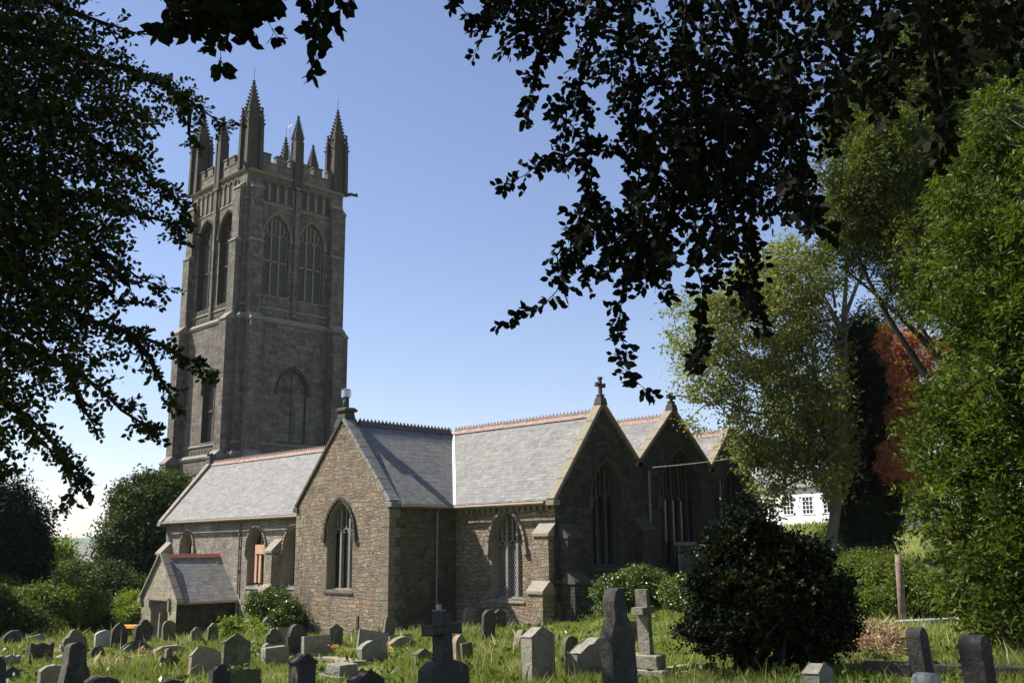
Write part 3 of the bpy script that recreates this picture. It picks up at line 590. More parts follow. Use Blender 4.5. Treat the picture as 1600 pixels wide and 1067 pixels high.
# carved bands of quatrefoils and blind panelling
for P_, c0 in ((PTS(0), TCX), (PTE(0), TCY)):
    for sgn in (-1, 1):
        fz = MB()
        for k in range(4):
            u = c0 + sgn * (.62 + k * .72) + (0 if sgn > 0 else 0); fz.bar([(u - .3, 28.75), (u - .3, 30.05)], P_, .09, -.1, .01); fz.bar([(u + .3, 28.75), (u + .3, 30.05)], P_, .09, -.1, .01); fz.bar(archtop(u, 30.0, 30.4, .3, 5), P_, .09, -.1, .01)
            fz.prism([(u - .22, 28.8), (u + .22, 28.8), (u + .22, 30.1), (u, 30.3), (u - .22, 30.1)], P_, -.012, .0, 1)  # darker panel face stands in for the shade inside each recess
        fz.build('panelled_frieze', [M['gran'], M['gran_d']], TO)
for P_, c0, zz in ((PTS(0), TCX, ZB + .5), (PTE(0), TCY, ZB + .5), (PTS(.2), TCX, ZA + .45), (PTE(.2), TCY, ZA + .45), (PTS(0), TCX, ZB + 1.15)):
    fz = MB()
    for k in range(-7, 8):
        u = c0 + k * .42; dm = [(u - .17, zz + .22), (u, zz + .05), (u + .17, zz + .22), (u, zz + .4), (u - .17, zz + .22)]; fz.bar(dm, P_, .05, -.05, .01)
    fz.build('carved_frieze', [M['gran'], M['gran_d']], TO)
# corner and mid buttresses
def tbutt(P, c, hw, sts, z0=Z0): 
    b = MB(); buttress(b, P, c, hw, z0, sts); return b.build('buttress', [M['ash'], M['gran']], TO)
for c_ in (TCX - H + .75, TCX + H - .75): tbutt(PTS(0), c_, .48, [(ZA + .4, 1.45), (ZB + .4, 1.0), (25.5, .55), (29.8, .38)])
for c_ in (TCY - H + .75, TCY + H - .75): tbutt(PTE(0), c_, .48, [(ZA + .4, 1.45), (ZB + .4, 1.0), (25.5, .55), (29.8, .38)])
tbutt(PTS(0), TCX, .16, [(30.4, .22)], ZB + .6); tbutt(PTE(0), TCY, .16, [(30.4, .22)], ZB + .6)
for cc, n in ((TCX, 0), (TCY, 1)):
    for s_ in (-1, 1):
        c_ = cc + s_ * (H - .75)
        b = MB()
        if n == 0: buttress(b, lambda u, v, d: (u, TY0 + TW - d, v), c_, .48, Z0, [(ZA + .4, 1.45), (ZB + .4, 1.0), (29.8, .5)])
        else: buttress(b, lambda u, v, d: (TX1 - TW + d, u, v), c_, .48, Z0, [(ZA + .4, 1.45), (ZB + .4, 1.0), (29.8, .5)])
        b.build('buttress', [M['ash'], M['gran']], TO)
# parapet
pp = MB()
def para(x0, y0, x1, y1):
    L = math.hypot(x1 - x0, y1 - y0); dx, dy = (x1 - x0) / L, (y1 - y0) / L; nx, ny = -dy, dx
    def seg(a, b_, z0, z1, t=.2):
        q = [(x0 + dx * a + nx * s_ * t, y0 + dy * a + ny * s_ * t) for s_ in (-1, 1)] + [(x0 + dx * b_ + nx * s_ * t, y0 + dy * b_ + ny * s_ * t) for s_ in (1, -1)]
        pp.hexa([(x, y, z0) for x, y in q] + [(x, y, z1) for x, y in q])
    seg(0, L, ZC + .28, ZC + 1.0); seg(0, L, ZC + 1.0, ZC + 1.08, .24)
    m_ = [(.9, 1.7), (2.2, 3.0), (3.35, 3.9), (4.6, 5.15), (5.5, 6.3), (6.8, 7.6)]
    for a, b_ in m_: seg(a, b_, ZC + 1.08, ZC + 1.65); seg(a - .05, b_ + .05, ZC + 1.65, ZC + 1.75, .25)
hh = H - .2
para(TCX - hh, TCY - hh, TCX + hh, TCY - hh); para(TCX + hh, TCY - hh, TCX + hh, TCY + hh); para(TCX - hh, TCY + hh, TCX + hh, TCY + hh); para(TCX - hh, TCY - hh, TCX - hh, TCY + hh)
pp.build('parapet', M['ash'], TO)
def spire(mb, x, y, z0, z1, a, nc=9):
    mb.frus(x, y, z0, a, a, z1, .03, .03)
    for k in range(nc):
        t = (k + .3) / nc; z = z0 + (z1 - z0) * t; r_ = a * (1 - t) + .03
        for sx, sy in ((1, 1), (1, -1), (-1, 1), (-1, -1)):
            s_ = .15 * (1 - t * .5) * (a / .4 + .3); mb.frus(x + sx * r_, y + sy * r_, z - s_ * .5, s_ * .3, s_ * .3, z + s_ * .5, s_ * .65, s_ * .65, rot=.78)
    mb.frus(x, y, z1 - .08, .04, .04, z1 + .04, .1, .1, rot=.78); mb.frus(x, y, z1 + .04, .1, .1, z1 + .16, .02, .02, rot=.78)
def pinnacle(x, y, z0, z1, z2, a, sub=True, rod=False):
    p = MB(); p.frus(x, y, z0, a, a, z1, a * .82, a * .82)
    for sx in (-1, 1):
        for sy in (-1, 1): p.frus(x + sx * a * .8, y + sy * a * .8, z0, .1, .1, z1 - .2, .07, .07)
    p.frus(x, y, z1 - .1, a * .9, a * .9, z1 + .05, a * 1.02, a * 1.02); spire(p, x, y, z1 + .05, z2, a * .78)
    if sub:
        for sx, sy in ((1, 0), (-1, 0), (0, 1), (0, -1), (1, 1), (-1, 1), (1, -1), (-1, -1)):
            if abs(sx) + abs(sy) == 2: 
                o_ = a * 1.05; p.frus(x + sx * o_, y + sy * o_, ZC + .28, .16, .16, z1 - 1.0, .13, .13); spire(p, x + sx * o_, y + sy * o_, z1 - 1.0, z1 + .35, .15, 4)
    if rod: p.tube([(x, y, z2), (x, y, z2 + 1.1)], .018, 5)
    return p.build('pinnacle', M['gran_d'], TO)
for sx, sy in ((1, -1), (-1, -1), (1, 1), (-1, 1)): pinnacle(TCX + sx * (H - .42), TCY + sy * (H - .42), ZC + .2, 35.4, 38.0, .5, rod=True)
for x, y in ((TCX, TCY - H + .15), (TCX + H - .15, TCY), (TCX, TCY + H - .15), (TCX - H + .15, TCY)):
    pinnacle(x, y, ZC - .6, 34.3, 36.2, .36, sub=False)
for sx, sy in ((1, -1), (-1, -1), (1, 1), (-1, 1)):
    g = MB(); x, y = TCX + sx * (H + .1), TCY + sy * (H + .1); g.tube([(x, y, ZC + .12), (x + sx * .35, y + sy * .35, ZC + .2), (x + sx * .62, y + sy * .62, ZC + .1)], [.17, .13, .1], 7); g.frus(x + sx * .66, y + sy * .66, ZC + .0, .1, .1, ZC + .25, .07, .07, rot=.78); g.build('gargoyle', M['gran_d'], TO)
vn = MB(); vn.tube([(TCX + 1, TCY + 1.2, 31), (TCX + 1, TCY + 1.2, 37.2)], .03, 6); vn.box(TCX + .7, TCY + 1.19, 36.7, TCX + 1.3, TCY + 1.21, 36.95); vn.build('weathervane', M['steel'], TO)

# ------------------------------------------------------------------ gravestones
GM = {'slate': stone('dark_headstone_slate', (0.0462, 0.0427, 0.0378), (0.0862, 0.0798, 0.0678), blotch=(0.123, 0.114, 0.0775), bl=.6, obj=True, scale=4.2, bump=.9),
      'grey': stone('grey_headstone_granite', (0.192, 0.179, 0.147), (0.271, 0.251, 0.201), blotch=(0.136, 0.137, 0.0736), bl=.65, obj=True, scale=4.2, bump=.9),
      'moss': stone('mossy_headstone', (0.104, 0.1, 0.068), (0.176, 0.16, 0.112), blotch=(0.208, 0.208, 0.136), bl=.65, moss=(0.06, 0.068, 0.02), mossf=.75, obj=True, scale=4.2, bump=.9),
      'beige': stone('beige_headstone', (0.224, 0.184, 0.12), (0.304, 0.256, 0.184), blotch=(0.152, 0.152, 0.096), bl=.65, obj=True, scale=4.2, bump=.9),
      'pale': stone('pale_headstone', (0.32, 0.312, 0.296), (0.416, 0.408, 0.392), blotch=(0.224, 0.224, 0.176), bl=.6, obj=True, scale=4.2, bump=.9),
      'pink': stone('pinkish_headstone', (0.24, 0.16, 0.112), (0.296, 0.216, 0.16), blotch=(0.16, 0.136, 0.096), bl=.65, obj=True, scale=4.2, bump=.9)}
def profile(ty, w, h):
    a = w / 2; b = -.35; arcp = lambda cx, cz, r, t0, t1, n=10: [(cx + r * math.cos(R(t0 + (t1 - t0) * i / n)), cz + r * math.sin(R(t0 + (t1 - t0) * i / n))) for i in range(n + 1)]
    if ty == 'round': return [(-a, b), (a, b)] + arcp(0, h - a, a, 0, 180, 14)
    if ty == 'seg':
        s = w * .2; Rr = (a * a + s * s) / (2 * s); t = math.degrees(math.asin(a / Rr)); return [(-a, b), (a, b)] + arcp(0, h - Rr, Rr, 90 - t, 90 + t, 12)
    if ty == 'gable': return [(-a, b), (a, b), (a, h - w * .28), (0, h), (-a, h - w * .28)]
    if ty == 'roof': return [(-a, b), (a, b), (a, h - w * .42), (a * 1.18, h - w * .48), (a * 1.18, h - w * .36), (0, h), (-a * 1.18, h - w * .36), (-a * 1.18, h - w * .48), (-a, h - w * .42)]
    if ty == 'gothic': r = arcside(a, w * .8, 8); z0 = h - w * .8; return [(-a, b), (a, b)] + [(x, z0 + z) for x, z in r] + [(-x, z0 + z) for x, z in reversed(r[:-1])]
    if ty == 'ogee':
        c = a * .56; z0 = h - c; return [(-a, b), (a, b), (a, z0 - w * .22), (a * .93, z0 - w * .1), (a * .78, z0 - w * .04), (c * 1.08, z0)] + arcp(0, z0, c, 8, 172, 10) + [(-c * 1.08, z0), (-a * .78, z0 - w * .04), (-a * .93, z0 - w * .1), (-a, z0 - w * .22)]
    if ty == 'shoulder':
        c = a * .78; z0 = h - c; return [(-a, b), (a, b), (a, z0 - .02), (c, z0 - .02)] + arcp(0, z0, c, 0, 180, 12) + [(-c, z0 - .02), (-a, z0 - .02)]
    if ty == 'concave': return [(-a, b), (a, b), (a, h), (a * .8, h), (a * .6, h - w * .06), (0, h - w * .0), (-a * .6, h - w * .06), (-a * .8, h), (-a, h)]
    if ty == 'wave': return [(-a, b), (a, b), (a, h * .93), (a * .72, h * .99), (a * .4, h * .97), (a * .15, h * .86), (-a * .2, h * .84), (-a * .5, h * .76), (-a * .8, h * .68), (-a, h * .68)]
    if ty == 'trap': return [(-a, b), (a, b), (a * .95, h * .8), (a * .5, h), (-a * .5, h * 1.02), (-a * .98, h * .72)]
    if ty == 'bumps': return [(-a, b), (a, b), (a, h * .5)] + arcp(a * .72, h * .52, a * .26, 10, 150, 6) + [(a * .42, h * .5), (a * .3, h * .78)] + arcp(0, h - a * .34, a * .34, 0, 180, 8) + [(-a * .3, h * .78), (-a * .42, h * .5)] + arcp(-a * .72, h * .52, a * .26, 30, 170, 6) + [(-a, h * .5)]
    if ty == 'tall': return [(-a, b), (a, b), (a * .98, h * .62), (a * .62, h * .74), (a * .5, h * .78)] + [(x * .5, h - a * .9 + z) for x, z in arcside(a, a * .9, 6)] + [(-x * .5, h - a * .9 + z) for x, z in reversed(arcside(a, a * .9, 6)[:-1])] + [(-a * .5, h * .78), (-a * .62, h * .74), (-a * .98, h * .62)]
    if ty == 'bell': return [(-a, b), (a, b), (a, h * .5), (a * .92, h * .66), (a * .66, h * .74)] + arcp(0, h - a * .6, a * .6, 0, 180, 10) + [(-a * .66, h * .8), (-a * .8, h * .68), (-a, h * .56)]
    if ty == 'lump': return [(-a, b), (a, b), (a * .9, h * .5), (a * .45, h * .8), (a * .1, h), (-a * .2, h * .85), (-a * .7, h * .55), (-a, 0)]
    return [(-a, b), (a, b), (a * .99, h * .985), (-a, h)]   # flat
STN = 0
def stonebody(mb, ty, w, h, t, n=2): mb.prism(profile(ty, w, h), lambda u, v, d: (d, u, v), -t / 2, t / 2)
def grave(ty, cx, base, top, wpx, mat='grey', label='', D=None, yaw=None, lean=0, roll=0, t=None, cat='headstone', group='headstones standing in the churchyard grass', name='headstone'):
    global STN; STN += 1; rn = random.Random(STN * 7 + 1)
    if D is None: p, D = ghit(cx, base); D = D
    p = at(cx, 1000, D); z = g1(p[0], p[1]); zt = at(cx, top, D)[2]; h = max(.12, zt - z)
    dep = float((np.array([p[0], p[1], z]) - CAM) @ FW); yw = rn.uniform(-9, 9) if yaw is None else yaw
    t = t or rn.uniform(.09, .14); c_ = abs(math.cos(R(yw)) * RT[1] - math.sin(R(yw)) * RT[0]); s_ = abs(math.cos(R(yw)) * RT[0] + math.sin(R(yw)) * RT[1])
    w = max(.22, (wpx * dep / FPX - s_ * t) / max(.3, c_))
    if ty == 'cross':
        o = empty(name, (p[0], p[1], z)); mb = MB(); k = w / 2; hs = h * .3 if h > 1.1 else h * .16
        mb.box(-t * 1.9, -k * 1.0, -.3, t * 1.9, k * 1.0, hs * .5); mb.box(-t * 1.3, -k * .7, hs * .5, t * 1.3, k * .7, hs); mb.build('plinth', GM[mat], o, bevel=.015)
        mb = MB(); aw = k * .3; za = hs + (h - hs) * .68; tt = t / 2
        mb.prism([(-aw, hs), (aw, hs), (aw * .8, za - aw), (k, za - aw * .9), (k, za + aw * .9), (aw * .8, za + aw * .9), (aw * .85, h), (-aw * .85, h), (-aw * .8, za + aw * .9), (-k, za + aw * .9), (-k, za - aw * .9), (-aw * .8, za - aw)], lambda u, v, d: (d, u, v), -tt, tt)
        mb.build('shaft', GM[mat], o, bevel=.012)
    elif ty == 'crosstop':     # shouldered stone with a cross standing on it
        o = empty(name, (p[0], p[1], z)); hb = at(cx, 1030, D)[2] - z; mb = MB(); mb.prism(profile('seg', w, hb), lambda u, v, d: (d, u, v), -t, t); mb.build('base_stone', GM[mat], o, bevel=.015)
        mb = MB(); k = w * .38; aw = w * .105; za = hb + (h - hb) * .63
        mb.prism([(-aw, hb - .1), (aw, hb - .1), (aw, za - aw * .9), (k, za - aw * .9), (k, za + aw * .9), (aw, za + aw * .9), (aw, h), (-aw, h), (-aw, za + aw * .9), (-k, za + aw * .9), (-k, za - aw * .9), (-aw, za - aw * .9)], lambda u, v, d: (d, u, v), -t * .8, t * .8)
        mb.build('shaft', GM[mat], o, bevel=.012)
    elif ty == 'ledger':
        mb = MB(); tot = wpx * dep / FPX / .705; L = max(.5, tot * .5); X_ = tot * .25; mb.hexa([(-X_, -L / 2, -.2), (X_, -L / 2, -.2), (X_, L / 2, -.2), (-X_, L / 2, -.2), (-X_ + .03, -L / 2 + .03, h), (X_ - .03, -L / 2 + .03, h), (X_ - .03, L / 2 - .03, h), (-X_ + .03, L / 2 - .03, h)])
        mb.box(-X_ - .07, -L / 2 - .07, -.3, X_ + .07, L / 2 + .07, min(h * .4, .08)); o = mb.build(name, GM[mat], None, bevel=.01); o.location = (p[0], p[1], z)
    else:
        mb = MB(); stonebody(mb, ty, w, h, t); mb.v = [(x, y + (math.sin(z_ * 19 + STN) + math.sin(z_ * 43 + 2 * STN)) * .004 * (w / .6), z_ + (math.sin(y * 23 + STN) + math.sin(y * 57)) * .005) for x, y, z_ in mb.v]; o = mb.build(name, GM[mat], None, bevel=.014); o.location = (p[0], p[1], z)
        if h > .55 and ty in ('round', 'seg', 'gable', 'flat', 'ogee', 'shoulder', 'concave', 'gothic'):
            mb2 = MB(); a = w * .5 - .07; rp = [(u * (a / (w / 2)), (v - .09 if v > 0 else .18)) for u, v in profile(ty, w, h)]; mb2.bar(rp + [rp[0]], lambda u, v, d: (d, u, v), .012, t / 2 - .002, t / 2 + .006); q_ = mb2.build('carved_border', GM[mat], o)
    o.rotation_euler = (R(roll + rn.uniform(-3.5, 3.5)), R(lean + rn.uniform(-5, 5)), R(yw)); tag(o, label, cat, group); return o
G = grave
G('round', 0, 0, 1022, 44, 'slate', 'black silhouette of a round-topped headstone cut by the left edge of the photo', D=12, t=.14)
G('round', 22, 1060, 1042, 22, 'slate', 'low rounded stone peeping from behind the leftmost black headstone')
G('concave', 17, 1040, 1023, 24, 'grey', 'small pale stone with a dipped top directly above the leftmost black headstone')
G('lump', 10, 1018, 1010, 12, 'moss', 'tiny broken cross stump in the grass at the far left')
G('round', 22, 1008, 984, 30, 'slate', 'round dark stone half hidden under the left bushes')
G('wave', 54, 1006, 990, 26, 'grey', 'grey stepped stone against the dark left hedge')
G('concave', 64, 1031, 1004, 32, 'slate', 'dark square headstone with scrolled top and orange flowers at its foot', t=.16)
G('cross', 101, 1027, 1003, 16, 'pale', 'small pale white marble cross at the left of the churchyard', cat='stone cross', name='grave_cross')
G('ogee', 117, 1026, 983, 32, 'moss', 'mossy wheel-headed stone behind the tall black headstone on the left', t=.16)
G('bell', 124, 0, 1003, 50, 'slate', 'tall black ragged-shouldered headstone, the largest silhouette at the lower left', D=13.5, t=.2)
G('seg', 87, 0, 1037, 34, 'grey', 'grey cambered headstone touching the left side of the tall black one', D=16.5)
G('round', 153, 1028, 1009, 20, 'slate', 'small dark stone leaning right of the tall black headstone', lean=-8)
G('seg', 163, 1010, 984, 26, 'pale', 'pale grey cambered headstone, leftmost of the row left of the porch')
G('gothic', 185, 1011, 972, 22, 'slate', 'dark pointed headstone with its back to the orange-topped bench')
G('ogee', 221, 1008, 967, 24, 'slate', 'dark ogee headstone standing immediately left of the porch doorway')
G('round', 264, 1006, 969, 20, 'moss', 'tall round-topped green headstone in front of the porch corner')
G('seg', 158, 0, 1054, 50, 'slate', 'black arched top of a stone at the bottom edge below the tall black headstone', D=12.5, t=.16)
G('flat', 190, 1013, 1005, 22, 'moss', 'low mossy stump under the pointed headstone left of the porch')
G('seg', 217, 1022, 1003, 34, 'moss', 'leaning mossy slab just below the ogee headstone by the porch', lean=-22, yaw=14)
G('seg', 214, 1019, 1001, 34, 'slate', 'thin dark slab leaning right behind the mossy leaning slab', lean=-20, yaw=14)
G('ledger', 217, 1031, 1025, 42, 'pale', 'flat pale ledger with red flowers in front of the porch', cat='grave slab', name='grave_slab')
G('trap', 263, 1029, 1007, 40, 'beige', 'wide brown stone leaning right with its foot in the grass below the porch', lean=14, t=.12)
G('flat', 243, 1035, 1022, 11, 'grey', 'little square grey block left of the three-lobed stone')
G('bumps', 265, 1047, 1012, 28, 'moss', 'three-lobed mossy stone with a round knob on top')
G('ogee', 306, 1007, 979, 17, 'moss', 'left one of two thin mossy stones against the porch side wall')
G('ogee', 331, 1007, 973, 17, 'moss', 'right one of two thin mossy stones against the porch side wall')
G('trap', 322, 1058, 1012, 38, 'beige', 'sunlit beige slab leaning back with a bent top, left of the big mossy headstone', lean=-12, roll=-6, yaw=12, t=.07)
G('gable', 369, 1051, 990, 38, 'moss', 'big mossy headstone with a low pediment beside the bright green shrub', t=.1)
G('ogee', 349, 0, 1037, 20, 'slate', 'small black finial-shaped silhouette at the foot of the big mossy headstone', D=12.5)
G('flat', 380, 0, 1046, 48, 'moss', 'low slanting stone with a pale edge on the bottom margin left of centre', D=15.5, t=.12, roll=-6)
G('seg', 272, 0, 1061, 48, 'slate', 'sliver of a black arched stone on the bottom edge beneath the three-lobed stone', D=12.5)
G('gothic', 416, 1001, 963, 22, 'moss', 'pointed oval headstone in front of the round shrub by the aisle wall')
G('ogee', 425, 1014, 981, 24, 'moss', 'mossy shouldered stone overlapping the pointed oval headstone')
G('flat', 441, 1012, 980, 20, 'beige', 'plain pale slab wedged behind the dark tilted headstone')
G('shoulder', 464, 1023, 974, 30, 'slate', 'dark shouldered headstone tilted left at the foot of the transept west corner', roll=4, t=.1)
G('ogee', 418, 1031, 1004, 20, 'grey', 'small grey scroll-topped stone peeping over the square granite block')
G('flat', 430, 1038, 1010, 42, 'grey', 'thick square granite block left of the black gabled stone', t=.28)
G('flat', 494, 1028, 993, 42, 'grey', 'wide flat-topped granite headstone with a dark stain under the transept gable', t=.16)
G('gable', 523, 1011, 975, 22, 'moss', 'narrow mossy stone with a pointed top against the transept wall')
G('roof', 472, 0, 1021, 40, 'slate', 'black gabled stone with overhanging roof-like top at the bottom centre left', D=12.5, t=.24)
G('ledger', 535, 1060, 1036, 52, 'grey', 'raised grey grave slab with a smooth sunlit top', cat='grave slab', name='grave_slab')
G('gable', 570, 0, 1045, 52, 'slate', 'black low-pitched stone cut by the bottom edge right of the raised slab', D=12, t=.14)
G('flat', 573, 990, 961, 28, 'moss', 'square dark green headstone close to the transept south wall', t=.07)
G('flat', 580, 1015, 986, 44, 'grey', 'long low headstone with a pale rim below the square green one', t=.1, roll=-5)
G('flat', 604, 1003, 965, 18, 'moss', 'mossy headstone leaning right at the transept east corner', roll=-7)
G('seg', 583, 1036, 1000, 44, 'grey', 'pale arched headstone with red and yellow flowers beside it', t=.16)
G('seg', 628, 1015, 993, 44, 'beige', 'broad brown stone sunk and tilted in long grass below the transept corner', roll=-10, lean=12)
G('flat', 625, 1003, 992, 34, 'grey', 'low grey slab edge just behind the broad sunk brown stone', t=.1)
G('gable', 659, 1033, 1012, 32, 'moss', 'small gabled stump half buried in grass left of the big black cross', t=.16)
G('cross', 686, 990, 944, 20, 'pale', 'slim pale cross seen behind the head of the big black cross', cat='stone cross', name='grave_cross')
G('crosstop', 698, 0, 955, 68, 'slate', 'big black cross rising from a curved shouldered stone at the bottom centre', D=11.5, t=.13, yaw=-6, cat='stone cross', name='grave_cross')
G('lump', 684, 1024, 990, 18, 'pale', 'rough pale broken stone left of the black cross shaft', t=.2)
G('gothic', 719, 1036, 991, 24, 'pink', 'pinkish pointed headstone right of the black cross shaft')
G('flat', 730, 1038, 1004, 14, 'moss', 'narrow broken slab leaning on the pinkish pointed headstone', roll=5)
G('gothic', 732, 985, 948, 17, 'grey', 'grey oval headstone in deep shade against the chapel wall')
G('round', 761, 1004, 952, 22, 'slate', 'tall narrow round-topped headstone with a sunlit left edge near the chapel wall')
G('gable', 781, 987, 951, 20, 'slate', 'dark straight-sided headstone right of the tall round-topped one')
G('trap', 808, 1019, 983, 20, 'beige', 'chipped stone leaning behind the left edge of the large granite headstone', lean=12, t=.16)
G('gable', 841, 0, 979, 52, 'grey', 'large pale granite headstone with a low pediment below the chapel buttress', D=16.8, t=.24, yaw=-4)
G('lump', 871, 1008, 990, 16, 'moss', 'small dark lump of stone right of the large granite headstone')
G('round', 889, 1036, 992, 26, 'moss', 'squat rounded mossy headstone right of the large granite headstone')
G('wave', 915, 0, 996, 66, 'grey', 'wide grey headstone with a stepped wavy sunlit top', D=17.2, t=.2, roll=-3)
G('tall', 970, 0, 918, 58, 'slate', 'tall black headstone with a narrow pointed head and sloping shoulders', D=12.2, t=.18, roll=4)
G('flat', 986, 1012, 970, 14, 'moss', 'slim mossy slab half hidden behind the tall black pointed headstone')
G('cross', 1011, 1066, 920, 40, 'grey', 'tall lichened granite cross on a stepped base left of the dark holly', t=.2, cat='stone cross', name='grave_cross')
G('ledger', 1055, 1054, 1042, 36, 'beige', 'sunlit flat stone slab right of the granite cross base', cat='grave slab', name='grave_slab')
G('flat', 1101, 0, 1055, 26, 'pink', 'small reddish stone block at the foot of the dark holly', D=16, t=.25)
G('gable', 1276, 0, 1034, 52, 'grey', 'grey gabled headstone in shade right of the dark holly', D=13.5, t=.2)
G('gothic', 1063, 920, 886, 15, 'grey', 'low pointed stone in shade by the chancel east wall')
G('gable', 1080, 925, 867, 18, 'grey', 'straight pointed headstone in shade under the middle east window')
G('round', 1441, 0, 980, 24, 'slate', 'slender dark leaning standing stone left of the thick one at lower right', D=13, t=.16, roll=4)
G('round', 1528, 0, 991, 32, 'slate', 'thick dark round-headed standing stone at the lower right', D=12.5, t=.25)
G('round', 1444, 0, 1050, 16, 'pale', 'small pale-capped stump in front of the slender dark standing stone', D=11.5, t=.2)
G('flat', 1333, 982, 941, 12, 'pink', 'upright reddish stone at the right edge of the dark holly', t=.16)
p, D = ghit(1100, 925)
tb_ = empty('chest_tomb', (p[0], p[1], p[2])); s_ = D / FPX; mb = MB(); zt = at(1108, 846, D)[2] - p[2]
mb.box(-.45, -.9, -.2, .45, .9, zt - .16); mb.build('chest', GM['moss'], tb_, bevel=.02)
for x in (-1, 1):
    for y in (-1, 1): m2 = MB(); m2.box(x * .4, y * .84, -.2, x * .5, y * .96, zt - .16); m2.build('corner_pier', GM['grey'], tb_)
mb = MB(); mb.box(-.6, -1.08, zt - .16, .6, 1.08, zt - .04); mb.box(-.55, -1.02, zt - .04, .55, 1.02, zt); mb.build('lid', GM['grey'], tb_, bevel=.02); tag(tb_, 'large chest tomb with an overhanging slab lid in shade near the east wall', 'chest tomb')

# flowers on graves
BL = {}
for k, c in (('orange', (.75, .25, .04)), ('red', (.6, .08, .05)), ('yellow', (.8, .5, .08))): BL[k] = plain(k + '_petals', c, .6, var=.3)
STEM = plain('flower_leaf', (.07, .13, .03), .6)
def flowers(cx, base, hue, label, D=None, s=1.0):
    s *= .62
    if D is None: p, D = ghit(cx, base)
    p = at(cx, base, D); z = g1(p[0], p[1]); o = empty('grave_flowers', (p[0], p[1], z)); rn = random.Random(int(cx))
    m = MB(); m.tube([(0, 0, -.05), (0, 0, .16 * s)], [.07 * s, .1 * s], 10); m.build('vase', GM['grey'], o); m = MB(); b = MB()
    for k in range(16):
        a = rn.uniform(0, 6.28); r_ = rn.uniform(.03, .24) * s; h = rn.uniform(.25, .42) * s; x, y = r_ * math.cos(a), r_ * math.sin(a)
        m.tube([(0, 0, .12 * s), (x * .6, y * .6, h * .6), (x, y, h)], .006, 4)
        for q in range(5): aa = q * 1.256; b.add([(x, y, h), (x + .055 * s * math.cos(aa), y + .055 * s * math.sin(aa), h + .02), (x + .055 * s * math.cos(aa + 1), y + .055 * s * math.sin(aa + 1), h + .025)], [(0, 1, 2)])
    m.build('stems', STEM, o); b.build('petals', BL[hue], o); tag(o, label, 'flowers', 'flowers left on graves'); return o
flowers(73, 1031, 'orange', 'orange flowers at the foot of the dark scrolled headstone on the left'); flowers(224, 1029, 'red', 'red flowers standing on the pale ledger in front of the porch')
flowers(518, 1028, 'orange', 'orange flowers on the kerb right of the stained granite headstone', s=1.1); flowers(599, 1026, 'red', 'red flowers touching the right side of the pale arched headstone', s=1.1); flowers(605, 1030, 'yellow', 'yellow flowers low beside the pale arched headstone')

# bench with an orange top near the left hedge
p, D = ghit(205, 1004); o = empty('garden_bench', (p[0], p[1], p[2]), rz=.8); zt = at(205, 976, D)[2] - p[2]
m = MB(); m.hexa([(-.5, -.25, zt - .1), (.5, -.25, zt - .1), (.5, .25, zt - .1), (-.5, .25, zt - .1), (-.38, -.2, zt), (.38, -.2, zt), (.38, .2, zt), (-.38, .2, zt)]); m.build('orange_top', plain('orange_cover', (.75, .32, .04), .6), o)
for x in (-.4, .4): m = MB(); m.box(x - .05, -.2, -.1, x + .05, .25, zt - .1); m.build('leg', M['wood_d'], o)
m = MB(); m.box(-.38, -.18, zt * .45, .38, .18, zt * .5); m.build('shelf', M['wood_d'], o); tag(o, 'low bench with a bright orange top by the dark left hedge', 'bench')

# kerbs
def kerb(pts, w, h, mat, label, name='stone_kerb'):
    m = MB()
    for (x0, y0), (x1, y1) in zip(pts[:-1], pts[1:]):
        a, b = np.array([x0, y0]), np.array([x1, y1]); d = (b - a) / np.linalg.norm(b - a); n = np.array([-d[1], d[0]]) * w / 2; a2, b2 = a - d * -.01, b - d * .01
        za, zb = g1(*a), g1(*b); m.hexa([(a2[0] - n[0], a2[1] - n[1], za - .3), (b2[0] - n[0], b2[1] - n[1], zb - .3), (b2[0] + n[0], b2[1] + n[1], zb - .3), (a2[0] + n[0], a2[1] + n[1], za - .3),
              (a2[0] - n[0], a2[1] - n[1], za + h), (b2[0] - n[0], b2[1] - n[1], zb + h), (b2[0] + n[0], b2[1] + n[1], zb + h), (a2[0] + n[0], a2[1] + n[1], za + h)])
    return tag(m.build(name, mat, None, bevel=.01), label, 'kerb')
def gxy(px, py): p, d = ghit(px, py); return (p[0], p[1])
kerb([gxy(1360, 980), gxy(1400, 978), gxy(1450, 975), gxy(1505, 973)], .35, .12, GM['pale'], 'pale stone kerb in the grass at the foot of the leaning wooden post')
kerb([at(x, 1000, 15.2)[:2] for x in (1345, 1420, 1500, 1620)], .28, .17, GM['slate'], 'long dark stone kerb running behind the two dark standing stones')
kerb([gxy(500, 1033), gxy(528, 1034), gxy(562, 1040)], .3, .1, GM['beige'], 'low pinkish grave kerb beside the orange flowers')
# wooden post
p, D = ghit(1411, 975); m = MB(); zt = at(1403, 866, D); pt = at(1403, 866, D); m.tube([(p[0], p[1], p[2] - .3), tuple(pt * .5 + p * .5), tuple(pt)], [.1, .085, .075], 7)
tag(m.build('wooden_post', plain('weathered_wood', (.17, .12, .09), .9, var=.5, scale=5), None, True), 'old leaning wooden post in front of the green bushes on the right', 'post')
# overhead wire
m = MB(); a = at(1020, 730, 38); b = at(1420, 655, 44); m.tube([a + (b - a) * t + np.array([0, 0, -1.1 * t * (1 - t)]) for t in np.linspace(0, 1, 14)], .012, 5); tag(m.build('overhead_wire', M['lead'], None), 'thin pale wire crossing in front of the east gables', 'wire')

